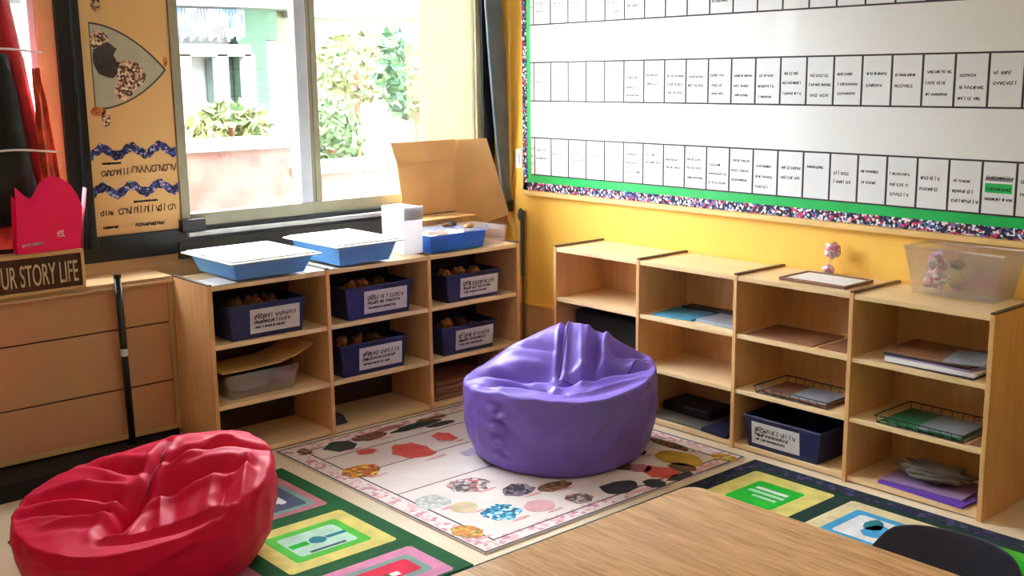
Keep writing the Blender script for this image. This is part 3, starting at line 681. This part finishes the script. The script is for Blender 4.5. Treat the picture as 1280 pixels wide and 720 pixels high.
for k in range(20): blob(mb, (rnd.uniform(.06, .15), rnd.uniform(.30, .365), .03+.14*rnd.random()), rnd.uniform(.018, .028), 'pinktoy', k, .6, 9, (1, 1, 1), 2)
mb.build('blossoms', o, smooth=True)
mb = MB(); blob(mb, (.1, .25, .13), .028, 'brownfold', 3, .6, 10, (1, 1, .7)); blob(mb, (.1, .24, .035), .03, 'brownfold', 4, .6, 10, (1, 1.3, .6)); mb.build('dark_blossoms', o, smooth=True)

def sheets(specs, yA, z, where):
    """flat items: (name, label, material, x0, x1, y0, y1, thickness, rot)"""
    zz = z
    for (nm, lb, m, x0, x1, y0, y1, th, rz, cat) in specs:
        o = MB().box(-(x1-x0)/2, (x1-x0)/2, -(y1-y0)/2, (y1-y0)/2, 0, th, m).build(nm, bevel=min(.002, th/3))
        o.location = ((x0+x1)/2, (y0+y1)/2, zz); o.rotation_euler = (0, 0, rz); zz += th+.0005
        tag(o, lb, cat)
Z1, Z2, Z0 = .5745, .3025, .0305
sheets([('booklet', 'teal blue booklet lying lowest on the upper shelf of the second bay', 'bluefold', -.36, -.14, -1.60, -1.36, .010, .12, 'booklet')], 0, Z1, '')
sheets([('folder', 'dark grey folder at the back of the upper shelf in the second bay', 'navyfold', -.135, -.04, -1.80, -1.36, .014, .0, 'folder')], 0, Z1, '')
o = sheets([('booklet', 'pale blue grey booklet beside the teal one on the upper shelf', 'greybook', -.335, -.145, -1.865, -1.63, .018, -.04, 'booklet')], 0, Z1, '')
sheets([('clipboard', 'flat brown clipboard on the upper shelf of the third bay', 'brownfold', -.375, -.10, -2.33, -1.96, .006, .03, 'clipboard')], 0, Z1, '')
sheets([('clipboard', 'narrow brown board with dark edge right of the clipboard on the third bay shelf', 'brownfold', -.36, -.12, -2.50, -2.36, .006, .0, 'board')], 0, Z1, '')
# stack in the fourth bay
specs = []
nms = [('folder', 'grey folder at the bottom of the paper stack in the fourth bay', 'darkfold', .006), ('paper_stack', 'block of white papers in the stack in the fourth bay', 'whitebox', .02), ('paper_stack', 'lilac edged papers in the stack in the fourth bay', 'lilac', .006), ('folder', 'dark folder above the papers in the fourth bay', 'darkfold', .008), ('folder', 'brown folder on top of the stack in the fourth bay', 'brownfold', .01)]
for k, (nm, lb, m, th) in enumerate(nms): specs.append((nm, lb, m, -.375+.004*k, -.08, -3.10+.01*k, -2.70+.006*k, th, (-.03, .02, -.02, .03, 0)[k], 'folder' if nm == 'folder' else 'papers'))
sheets(specs, 0, Z1, '')
o = MB().box(-.11, .11, -.08, .08, 0, .006, 'greybook').build('folder'); o.location = (-.26, -3.02, Z1+.054); o.rotation_euler = (0, 0, .2); tag(o, 'blue grey folder tilted on top of the stack in fourth bay', 'folder')
# wire trays
def wire_tray(x0, x1, y0, y1, z, label, paperm, plab, pcat='booklet'):
    t = thing('wire_tray', label, 'tray', (x0, y0, z), 0, 'wire trays on the long shelf')
    w, d = x1-x0, y1-y0; mb = MB()
    for zz, g in ((.004, .0), (.035, -.008)): mb.tube([(g, g, zz), (w-g, g, zz), (w-g, d-g, zz), (g, d-g, zz)], .003, 'wire', 6, True)
    for k in range(9):
        y = d*k/8; mb.tube([(0, y, .004), (w, y, .004)], .0018, 'wire', 5)
        mb.tube([(0, y, .004), (-.006, y, .035)], .0018, 'wire', 5); mb.tube([(w, y, .004), (w+.006, y, .035)], .0018, 'wire', 5)
    mb.build('wire_basket', t)
    o = MB().box(0, w-.03, 0, d-.03, 0, .006, paperm[0]).build('booklet'); o.location = (x0+.015, y0+.015, z+.008); tag(o, plab[0], pcat)
    o = MB().box(0, w*.8, 0, d*.5, 0, .006, paperm[1]).build('booklet', bevel=.001); o.location = (x0+.022, y0+.02, z+.0145); o.rotation_euler = (0, 0, .04); tag(o, plab[1], pcat)
wire_tray(-.38, -.13, -2.43, -2.04, Z2, 'dark wire tray of blue papers on the middle shelf of the third bay', ('brownfold', 'greybook'), ('brown backed booklet in the wire tray of the third bay', 'pale blue booklet on top in the wire tray of the third bay'))
wire_tray(-.38, -.10, -3.07, -2.68, Z2, 'dark wire tray of green papers on the middle shelf of the fourth bay', ('greenfold', 'greybook'), ('green edged booklet in the wire tray of the fourth bay', 'pale booklet on top in the wire tray of the fourth bay'))
sheets([('folder', 'thin orange folder lying right of the green papers in the fourth bay', 'brownfold', -.37, -.15, -3.145, -3.09, .004, 0, 'folder')], 0, Z2, '')
# bottom shelf
sheets([('mat_board', 'grey board lying on the bottom shelf of the second bay', 'greygauze', -.37, -.06, -1.70, -1.34, .008, 0, 'board')], 0, Z0, '')
o = MB().box(-.10, .10, -.16, .16, 0, .05, 'void').build('case', bevel=.012); o.location = (-.15, -1.50, Z0+.0095); tag(o, 'flat black shade case at the back of the bottom shelf in the second bay', 'case')  # black box stands for the dark shade inside the second bay
o = MB().box(-.17, .17, -.085, .085, 0, .02, 'navyfold').build('folder', bevel=.002); o.location = (-.21, -1.80, Z0); o.rotation_euler = (0, 0, -.06); tag(o, 'navy folder lying flat at the right of the second bay bottom shelf', 'folder')
mb = MB(); mb.box(-.30, -.06, -1.24, -.72, Z2, Z2+.2, 'void'); tag(mb.build('black_infill', bevel=.015), 'black case across the middle shelf of the first bay by the corner', 'case')  # plain black box across the first bay's middle shelf
sheets([('folder', 'purple folder lying on the bottom shelf of the fourth bay', 'purfold', -.385, -.13, -3.10, -2.70, .012, -.05, 'folder'), ('folder', 'lilac plastic folder above the purple folder in the fourth bay', 'lilac', -.35, -.12, -3.06, -2.69, .008, .05, 'folder')], 0, Z0, '')
mb = MB(); blob(mb, (0, 0, 0), .12, 'greygauze', 4, .6, 40, (.75, 1.25, .25), 3.0); o = mb.build('plastic_sleeve', smooth=True); o.location = (-.23, -2.88, Z0+.062); tag(o, 'crumpled grey plastic sleeve heaped on the purple folders', 'bag')

# ------------------------------------------------------------------ rugs
def rugpoly(mb, pts, m, z): mb.prism(pts, z, z+.0006, m)
def irr(cx, cy, rx, ry, seed, n=11, rot=0, amp=.35):
    rnd = random.Random(seed); p = []
    for i in range(n):
        a = 2*math.pi*i/n; k = 1+rnd.uniform(-amp, amp)*.7
        x, y = rx*k*math.cos(a), ry*k*math.sin(a); p.append((cx+x*math.cos(rot)-y*math.sin(rot), cy+x*math.sin(rot)+y*math.cos(rot)))
    return p
def rect(x0, x1, y0, y1): return [(x0, y0), (x1, y0), (x1, y1), (x0, y1)]
def ring(mb, x0, x1, y0, y1, w, m, z):
    for r in (rect(x0, x1, y0, y0+w), rect(x0, x1, y1-w, y1), rect(x0, x0+w, y0+w, y1-w), rect(x1-w, x1, y0+w, y1-w)): rugpoly(mb, r, m, z)
mb = MB(); RA = (-2.075, -.47, -2.055, -.45)
mb.prism(rect(*RA), 0, .008, 'rugwhite'); z = .008
ring(mb, RA[0]+.003, RA[1]-.003, RA[2]+.003, RA[3]-.003, .009, 'rugline', z)
ring(mb, RA[0]+.02, RA[1]-.02, RA[2]+.02, RA[3]-.02, .07, 'rugpinkmot', z)
ring(mb, RA[0]+.1, RA[1]-.1, RA[2]+.07, RA[3]-.1, .008, 'rugline', z+.0003)
for y in (-.72, -.99, -1.33): rugpoly(mb, rect(RA[0]+.1, RA[1]-.1, y, y+.006), 'rugline', z+.0003)
gems = [(-1.80, -.60, .085, .075, 'rdeep'), (-1.60, -.70+.12, .10, .06, 'gembrown'), (-1.33, -.60, .16, .035, 'rdeep'), (-1.92, -1.10+.13, .09, .085, 'gemfire'), (-1.58, -.90, .10, .13, 'rcoral'), (-1.33, -.84, .05, .08, 'rcoral'), (-1.37, -1.12, .07, .05, 'rlav'),
        (-1.67, -1.45, .10, .085, 'gemgrey'), (-1.91, -1.50, .075, .08, 'gempale'), (-1.845, -1.64, .06, .06, 'rsand'), (-1.55, -1.645, .08, .07, 'gemdark'), (-1.765, -1.79, .085, .085, 'gemblue'), (-1.60, -1.845, .07, .065, 'rblush'), (-2.0, -1.85, .06, .075, 'gemgold'),
        (-1.42, -1.90, .06, .06, 'gemgrey'), (-1.40, -1.72, .09, .05, 'gembrown'), (-1.20, -1.93, .10, .07, 'rdark'), (-.72, -1.86, .085, .13, 'rochre'), (-.55, -2.0, .045, .07, 'gemgold'), (-.92, -1.92, .07, .09, 'rcoral'), (-.62, -1.40, .05, .2, 'gembrown'), (-.80, -1.62, .05, .09, 'rdark'), (-.90, -2.02, .08, .03, 'rdark'), (-1.0, -1.72, .05, .08, 'gembrown'), (-1.2, -.55, .1, .03, 'gembrown'), (-1.0, -.8, .08, .08, 'gemblue'), (-.8, -.6, .08, .06, 'gemfire'), (-.7, -.95, .08, .08, 'rcoral'), (-1.97, -.55, .035, .05, 'gembrown'), (-1.45, -.53, .10, .025, 'rrose'), (-1.75, -.76, .05, .035, 'rcoral'), (-1.22, -.66, .09, .03, 'rdark'), (-.80, -1.95, .05, .07, 'gembrown'), (-1.05, -2.0, .05, .05, 'rdark'), (-.60, -1.70, .035, .12, 'gembrown'), (-.62, -1.12, .035, .12, 'gembrown'), (-.85, -1.25, .08, .1, 'gemblue'), (-.95, -1.82, .05, .06, 'rrose')]
for k, (x, y, rx, ry, m) in enumerate(gems):
    rugpoly(mb, irr(x, y, rx, ry, k+3, 15, 0, .08 if m in ('rochre', 'rblush', 'rsand') else .24), m, z+.0008)
    rugpoly(mb, irr(x+rx*.3, y-ry*1.2, rx*.6, ry*.14, k+80, 8), 'rblush', z+.0005)
o = mb.build('picture_rug'); tag(o, 'white rug printed with rock and gem pictures under the purple beanbag', 'rug')

def tile(mb, x0, x1, y0, y1, cols, z, pic):
    s = 0; xx0, xx1, yy0, yy1 = x0, x1, y0, y1
    for k, (m, inset) in enumerate(cols):
        a = .012
        rugpoly(mb, [(xx0+a, yy0), (xx1-a, yy0), (xx1, yy0+a), (xx1, yy1-a), (xx1-a, yy1), (xx0+a, yy1), (xx0, yy1-a), (xx0, yy0+a)], m, z+.0004*k)
        xx0 += inset; xx1 -= inset; yy0 += inset; yy1 -= inset
    for k, (u, v, rx, ry, m) in enumerate(pic):
        cx_, cy_ = x0+(x1-x0)*u, y0+(y1-y0)*v
        rugpoly(mb, rect(cx_-rx, cx_+rx, cy_-ry, cy_+ry) if min(rx, ry) < .025 else irr(cx_, cy_, rx, ry, k+int(abs(x0*100)), 9, .3*k, .2), m, z+.0004*len(cols)+.0004)
mb = MB(); R = (-3.40, -2.17, -2.10, -.68)
mb.prism(rect(*R), 0, .008, 'ruggreen'); z = .008
P1 = [('rrose', .035), ('rgrey', .03), ('rdusk', .06), ('rwhite', .0)]
P2 = [('ryellow', .07), ('rlime', .04), ('rmint', .0)]
P3 = [('rpink', .055), ('rgrey', .03), ('rred', .0)]
pic = [(.5, .5, .035, .035, 'rteal'), (.68, .5, .045, .012, 'rteal'), (.33, .5, .04, .018, 'rgreen'), (.5, .3, .08, .008, 'rdusk')]
tiles = [P1, P2, P3]
ys = [(-1.21, -.775), (-1.72, -1.30), (-2.085, -1.80)]
for i in range(2):
    for j, (a, b) in enumerate(ys):
        x1 = -2.245-.56*i; tile(mb, x1-.48, x1, a, b, tiles[(j+i) % 3], z, pic if (j+i) % 3 < 2 else [(.5, .4, .03, .02, 'rbrown'), (.6, .4, .02, .015, 'rwhite')])
o = mb.build('alphabet_rug'); tag(o, 'dark green rug with coloured picture squares under the crimson beanbag', 'rug')
mb = MB(); R = (-2.75, -.465, -4.6, -2.11)
mb.prism(rect(*R), 0, .008, 'rugteal'); z = .008
ring(mb, R[0]+.01, R[1]-.01, R[2]+.01, R[3]-.01, .07, 'rugnavy', z)
Q1 = [('ryellow', .09), ('rgreen', .0)]
Q2 = [('rtan', .07), ('rblue', .04), ('rwhite', .0)]
Q3 = [('rlime', .07), ('rgreen', .0)]
for i in range(4):
    for j in range(5):
        x1 = -.585-.52*i; y1 = -2.205-.50*j; k = (i+j) % 3
        if y1-.42 < R[2]: continue
        tile(mb, x1-.44, x1, y1-.42, y1, (Q1, Q2, Q3)[k], z, ([(.62, .5, .012, .08, 'rwhite'), (.52, .5, .012, .09, 'rmint'), (.42, .45, .01, .06, 'rmint')], [(.5, .4, .07, .06, 'rblue'), (.6, .5, .06, .04, 'rteal')], [(.5, .5, .05, .04, 'rwhite')])[k])
o = mb.build('alphabet_rug'); tag(o, 'dark green rug with picture squares in front of the long shelf', 'rug')

# ------------------------------------------------------------------ beanbags
def rbf(pts):
    P = np.array(pts, float); A = P[:, :2]; n = len(A)
    D = np.sqrt(((A[:, None]-A[None])**2).sum(-1)+.0025)
    X = np.block([[D, np.ones((n, 1)), A], [np.ones((1, n)), np.zeros((1, 3))], [A.T, np.zeros((2, 3))]])
    w = np.linalg.solve(X+1e-6*np.eye(n+3), np.concatenate([P[:, 2], [0, 0, 0]]))
    def T(a, b):
        d = np.sqrt((A[:, 0]-a)**2+(A[:, 1]-b)**2+.0025); return float(w[:n]@d+w[n]+w[n+1]*a+w[n+2]*b)
    return T
def beanbag(name, label, loc, rz, outline, ctrl, creases, base_k, bulge, m, seed, seams, seam_m, puck=(), wr=.010, rnd_k=.012):
    root = thing(name, label, 'beanbag', loc, rz)
    T = rbf(ctrl); NT, NS, NR = 220, 40, 70
    def rho(th):
        th = th % (2*math.pi); K = len(outline); u = th/(2*math.pi)*K; i = int(u) % K; f = u-int(u)
        p = [outline[(i+k-1) % K] for k in range(4)]
        return .5*((2*p[1])+(-p[0]+p[2])*f+(2*p[0]-5*p[1]+4*p[2]-p[3])*f*f+(-p[0]+3*p[1]-3*p[2]+p[3])*f**3)
    def crz(a, b):
        z = 0
        for (a0, b0, a1, b1, dep, wd) in creases:
            dx, dy = a1-a0, b1-b0; L2 = dx*dx+dy*dy; t = max(0, min(1, ((a-a0)*dx+(b-b0)*dy)/L2))
            d = math.hypot(a-a0-t*dx, b-b0-t*dy); fade = math.sin(math.pi*min(1, max(0, .12+.76*t)))
            z += dep*fade*(math.exp(-math.sqrt(d*d+wd*wd*.04)/wd)-.3*math.exp(-((d-wd*2.6)/(wd*1.3))**2))
        return z
    def ridg(x, y, z, f):
        v = noise.noise(Vector((x*f, y*f, z*f))); return 1-2*abs(v)
    def top(a, b, s):
        z = T(a, b)+crz(a, b)
        z += wr*(ridg(a+.3*b, b*.7, seed, 5.5)-.4)*min(1, (1-s)*4+.25)+wr*.5*(ridg(a, b, seed+5, 11)-.4)
        return z
    vs, fs = [], []
    for i in range(NT):
        th = 2*math.pi*i/NT; R = rho(th); ca, sa = math.cos(th), math.sin(th)
        rim = top(R*ca, R*sa, 1)
        for j in range(NS):
            t = j/(NS-1)
            k = base_k+(1-base_k)*min(1, t*.55+.45*math.sin(min(1, t*2.2)*math.pi/2))+bulge*math.sin(math.pi*t)
            if t > .95: k -= rnd_k*((t-.95)/.05)**2
            if t < .05: k -= .03*(1-t/.05)
            z = t*rim
            r = R*k+ .010*(ridg(ca*1.3, sa*1.3, z*3+seed, 2.4)-.5)*math.sin(math.pi*t) + .007*(ridg(ca*2, sa*2, z*9+seed, 2.2)-.4)*t
            for (pth, z0, z1, dep, wd) in puck:
                dth = (th-pth+math.pi) % (2*math.pi)-math.pi
                if z0 < z < z1: r += dep*(.55*math.exp(-(dth/wd)**2)*(math.sin((z-z0)*88+dth*9)+.5*math.sin((z-z0)*151-dth*14))-.45*math.exp(-(dth/.03)**2))*math.sin(math.pi*(z-z0)/(z1-z0))**.5
            vs.append((r*ca, r*sa, max(0.0, z)))
    kt = vs[NS-1]
    o = NT*NS
    for j in range(1, NR):
        s = 1-j/NR
        for i in range(NT):
            th = 2*math.pi*i/NT; R = rho(th)*(1-rnd_k)
            a, b = R*s*math.cos(th), R*s*math.sin(th); vs.append((a, b, max(.03, top(a, b, s)+.006*(1-((s-.96)/.04)**2 if s > .92 else 1)*0)))
    vs.append((0, 0, top(0, 0, 0))); vs.append((0, 0, 0))
    for i in range(NT):
        i2 = (i+1) % NT
        for j in range(NS-1): fs.append((i*NS+j, i2*NS+j, i2*NS+j+1, i*NS+j+1))
        fs.append((i*NS+NS-1, i2*NS+NS-1, o+i2, o+i))
        for j in range(NR-2): fs.append((o+j*NT+i, o+j*NT+i2, o+(j+1)*NT+i2, o+(j+1)*NT+i))
        fs.append((o+(NR-2)*NT+i, o+(NR-2)*NT+i2, len(vs)-2)); fs.append((i2*NS, i*NS, len(vs)-1))
    cov = MB().add(vs, fs, m).build('cover', root, smooth=True)
    for sm in seams:
        pts = []
        for (p, q) in zip(sm, sm[1:]):
            for k in range(10): u = k/10; pts.append((p[0]+(q[0]-p[0])*u, p[1]+(q[1]-p[1])*u))
        pts.append(sm[-1])
        MB().tube([(a, b, top(a, b, math.hypot(a, b)/.45)+.001) for a, b in pts], .0045, seam_m, 6).build('seam', cov, smooth=True)
    return root
# purple: local x = to the right in the photo, y = away from the camera
RZ = -math.radians(41.1)
out = [.47, .48, .47, .44, .42, .44, .465, .46, .45, .43, .41, .41, .42, .42, .42, .44]
ct = []
rimz = [.42, .43, .44, .46, .47, .43, .37, .355, .36, .37, .385, .385, .375, .37, .38, .40]
for i in range(16):
    th = 2*math.pi*i/16; ct.append((out[i]*math.cos(th), out[i]*math.sin(th), rimz[i]))
ct += [(.07, .12, .60), (.05, .20, .59), (-.08, .14, .56), (-.2, .14, .505), (-.31, .07, .445), (.0, -.07, .40), (.0, -.18, .352), (-.15, -.12, .365), (-.28, -.12, .36), (.16, .10, .57), (.22, .05, .52), (.27, .14, .53), (.30, .0, .43), (.18, -.1, .385), (.3, -.12, .39), (.12, -.24, .36), (-.12, -.27, .365), (.10, .3, .52), (-.15, .3, .45), (.36, .12, .47)]
beanbag('beanbag', 'purple vinyl beanbag slumped on the picture rug', (-1.075, -1.405, .0105), RZ, out, ct,
        [(-.43, .02, -.05, -.16, -.06, .014), (-.34, -.12, .02, -.22, -.035, .014), (.0, -.13, .42, -.02, -.05, .014), (.0, -.10, .05, .22, -.035, .009), (.21, .20, .17, -.06, -.085, .016), (.24, .04, .42, .10, -.05, .016), (.30, -.04, .44, .03, .03, .012), (-.28, -.04, -.04, -.09, -.06, .02),
         (-.40, -.10, .0, -.30, .02, .014), (.02, -.30, .40, -.12, .025, .014), (.10, -.16, .12, .14, .03, .02), (-.24, .12, -.02, .02, -.02, .012)],
        .875, .03, 'purple', 4, [[(.07, .2), (.045, .08), (.0, -.08)], [(.0, -.1), (.17, -.12), (.33, -.04), (.43, .06)], [(-.43, .0), (-.25, -.09), (-.06, -.16)]], 'purpleseam',
        puck=[(math.radians(226), .05, .37, .03, .12)], wr=.006)
# crimson
out2 = [.43, .45, .47, .48, .47, .46, .48, .50, .49, .48, .47, .46, .46, .45, .43, .42]
rimz2 = [.36, .38, .39, .385, .36, .33, .30, .275, .26, .25, .235, .235, .25, .275, .30, .33]
ct2 = [(out2[i]*math.cos(2*math.pi*i/16), out2[i]*math.sin(2*math.pi*i/16), rimz2[i]) for i in range(16)]
ct2 += [(.12, .22, .42), (.0, .3, .40), (.25, .1, .41), (.2, .3, .42), (-.02, .0, .285), (-.05, -.1, .24), (.05, -.12, .25), (-.15, .08, .31), (-.3, .1, .30), (-.15, .25, .345), (-.3, -.1, .275), (-.2, -.25, .255), (.0, -.3, .235), (.2, -.25, .27), (.18, -.05, .32), (.08, .08, .37), (.32, -.1, .34), (-.4, 0, .28)]
beanbag('beanbag', 'crimson vinyl beanbag slumped on the dark green rug', (-3.06, -1.32, .0115), RZ, out2, ct2,
        [(-.46, -.02, -.05, -.03, -.07, .02), (-.44, -.14, -.10, -.11, -.035, .014), (-.03, .02, -.02, .3, -.06, .014), (-.04, -.0, -.07, -.26, -.10, .022), (.0, .12, .42, .22, -.045, .016), (.0, -.02, .36, .06, -.06, .02), (-.06, -.32, .36, -.22, .045, .012), (.34, .12, .38, -.2, .04, .016), (.28, .0, .30, -.18, -.05, .018), (-.34, .30, -.06, .10, -.05, .02),
         (.04, -.02, .10, -.24, .03, .02), (-.40, .06, -.12, .04, .03, .016), (.06, .06, .30, .30, .025, .016), (-.30, -.22, -.08, -.16, .03, .016)],
        .80, .06, 'pink', 11, [[(-.01, .28), (.0, .14), (-.02, .0)], [(-.08, -.27), (.1, -.26), (.28, -.22)]], 'pinkseam', wr=.008)

# ------------------------------------------------------------------ table and chair
tb = thing('classroom_table', 'oak laminate classroom table in the foreground', 'table', (-2.388, -3.318, 0))
TW, TD, TZ = 1.45, 1.15, .72
def rrect(x0, x1, y0, y1, r, n=8):
    p = []
    for cx_, cy_, a0 in ((x1-r, y1-r, 0), (x0+r, y1-r, 90), (x0+r, y0+r, 180), (x1-r, y0+r, 270)):
        for i in range(n+1): a = math.radians(a0+90*i/n); p.append((cx_+r*math.cos(a), cy_+r*math.sin(a)))
    return p
MB().prism(rrect(-TW, 0, -TD, 0, .05), TZ-.026, TZ, 'oak').build('tabletop', tb, .003)
MB().prism(rrect(-TW-.002, .002, -TD-.002, .002, .052), TZ-.024, TZ-.004, 'edge').build('edge_band', tb)
for x in (-TW+.1, -.1):
    for y in (-TD+.1, -.1):
        MB().tube([(x, y, .0115), (x, y, TZ-.026)], .018, 'chrome', 12).build('leg', tb, smooth=True)
MB().box(-TW+.1, -.1, -TD+.1, -.1, TZ-.07, TZ-.027, 'darkfold').build('apron', tb)
ch = thing('school_chair', 'dark navy plastic chair tucked at the right side of the table', 'chair', (-2.14, -3.90, 0))
# backrest: curved shell, bent around z, outline with arched top
nu, nv = 24, 12; vs = []
for s in (0, 1):
    for j in range(nv+1):
        v = j/nv
        for i in range(nu+1):
            u = -1+2*i/nu; e = abs(u)
            zt = .672-.012*u-.05*e**4-.03*max(0, e-.8)/.2*1.0; zbt = .44
            y = u*.205*(1-.0*v)+.0; zz = zbt+(zt-zbt)*v
            x = .05*(1-e*e)+.05*v+ s*.010-.03
            vs.append((x, y, zz))
N = (nu+1)*(nv+1); fs = []
for j in range(nv):
    for i in range(nu):
        a = j*(nu+1)+i; fs += [(a, a+nu+1, a+nu+2, a+1), (a+N, a+N+1, a+N+nu+2, a+N+nu+1)]
    a = j*(nu+1); fs.append((a, a+N, a+N+nu+1, a+nu+1)); a += nu; fs.append((a, a+nu+1, a+N+nu+1, a+N))
for i in range(nu):
    fs.append((i, i+1, i+1+N, i+N)); a = nv*(nu+1)+i; fs.append((a, a+N, a+N+1, a+1))
MB().add(vs, fs, 'chair').build('backrest', ch, .003, smooth=True)
MB().prism(rrect(-.40, .0, -.2, .2, .06), .395, .41, 'chair').build('seat', ch, .005)
for sy in (-1, 1):
    MB().tube([(-.36, sy*.17, .395), (-.40, sy*.2, .0115)], .011, 'chrome', 8).build('leg', ch, smooth=True)
    MB().tube([(.0, sy*.17, .395), (.06, sy*.2, .0115)], .011, 'chrome', 8).build('leg', ch, smooth=True)
    MB().tube([(-.1, sy*.165, .39), (.0, sy*.165, .40), (.03, sy*.165, .50), (.045, sy*.165, .56)], .010, 'chrome', 8).build('back_support', ch, smooth=True)

# ------------------------------------------------------------------ outdoors
struct(bx('ground', -14, 16, YW+.12, 24, -.25, -.15, 'grass'))
hb = thing('building', 'pale building with green corner and white posts across the yard', 'building', (0, 6.2, 0))
bx('wall', -6, 8.5, 0, .3, -.15, 3.2, 'outpale', hb)
bx('white_wall', -3, 1.2, -.06, 0, -.15, 3.1, 'outwhite', hb)
bx('green_wall', 1.22, 1.565, -.22, 0, -.15, 2.52, 'outgreen', hb)
bx('green_lintel', 1.565, 1.70, -.22, 0, 2.2, 2.52, 'outgreen', hb)
bx('door_panel', 1.575, 1.80, -.12, 0, -.15, 2.19, 'outwhite', hb)
for z0, z1 in ((2.52, 2.62), (2.02, 2.14)): bx('beam', -3, 1.22 if z1 < 2.3 else 2.3, -.5, -.06, z0, z1, 'outwhite', hb)
mb = MB()
for k in range(26): mb.box(.3+.035*k, .3+.035*k+.03, -.42, -.4, 2.2+.03*math.sin(k*2.1), 2.5, 'outblue')
mb.build('awning_fringe', hb)
for x in (.42, .83, 1.14): bx('post', x, x+.12, -.5, -.38, -.15, 2.04, 'outwhite', hb)
bx('shutter', .90, 1.2, -.1, -.061, 1.2, 2.0, 'outgrey', hb); bx('shutter', .5, .66, -.1, -.061, 1.2, 2.0, 'outblue', hb)
bx('fascia', 1.9, 8.5, -.35, 0, 2.45, 2.75, 'outwhite', hb)
bx('roof_slab', -6, 8.5, -.6, .4, 3.2, 3.3, 'outwhite', hb); bx('shading_eave', -3.2, 8.5, -1.3, -.0, 2.66, 2.76, 'outwhite', hb)  # eave deepened into a porch, added to keep sky light off the facade
gw = thing('garden_wall', 'pink brick garden planter wall outside the window', 'wall', (0, 2.0, 0))
bx('brickwork', -1.9, -.5, 0, .5, -.15, 1.31, 'brick', gw); bx('coping', -1.9, -.48, -.03, .53, 1.31, 1.37, 'outwhite', gw)
bx('lower_brickwork', -.5, 2.2, .0, .5, -.15, 1.10, 'brick', gw); bx('lower_coping', -.5, 2.2, -.03, .53, 1.10, 1.16, 'outpale', gw)
def bush(label, x, y, z, r, h, m, seed, n=500, cat='bush'):
    rnd = random.Random(seed); mb = MB()
    for k in range(n):
        d = Vector((rnd.gauss(0, 1), rnd.gauss(0, 1), rnd.gauss(0, 1))).normalized()*rnd.uniform(.55, 1)
        p = Vector((d.x*r, d.y*r, d.z*h)); s = rnd.uniform(.04, .08)
        a = Vector((rnd.gauss(0, 1), rnd.gauss(0, 1), rnd.gauss(0, 1))).normalized()*s; b = Vector((rnd.gauss(0, 1), rnd.gauss(0, 1), rnd.gauss(0, 1))).normalized()*s*.6
        mb.add([p-a, p-b, p+a, p+b], [(0, 1, 2, 3)], m if rnd.random() < .7 else 'leaf')
    t = thing(label.split()[-1] if False else 'bush', label, cat, (x, y, z))
    mb.build('foliage', t); MB().tube([(0, 0, -z-.15), (0, 0, 0)], .04, 'rodbrown', 8).build('stem', t); return t
bush('rounded yellow green bush behind the brick planter', -.25, 3.4, 1.40, .36, .22, 'leafy', 2, 600)
bush('tall deep green bush at the right of the window view', 1.75, 3.5, 1.85, .42, .5, 'leafd', 3, 900)
bush('pale green bush in the middle of the right window view', .85, 3.6, 1.25, .3, .42, 'leaf', 4, 600)
bush('yellow green bush low against the pale wall', 2.0, 4.9, 1.9, .5, .4, 'leafy', 6, 600)
bx_ = thing('meter_box', 'small grey box under the deep green bush outside', 'box', (1.62, 3.0, 1.48)); MB().box(-.12, .12, 0, .1, 0, .09, 'outgrey').build('casing', bx_, .01); MB().tube([(0, .05, -1.63), (0, .05, 0)], .02, 'outgrey').build('post', bx_)
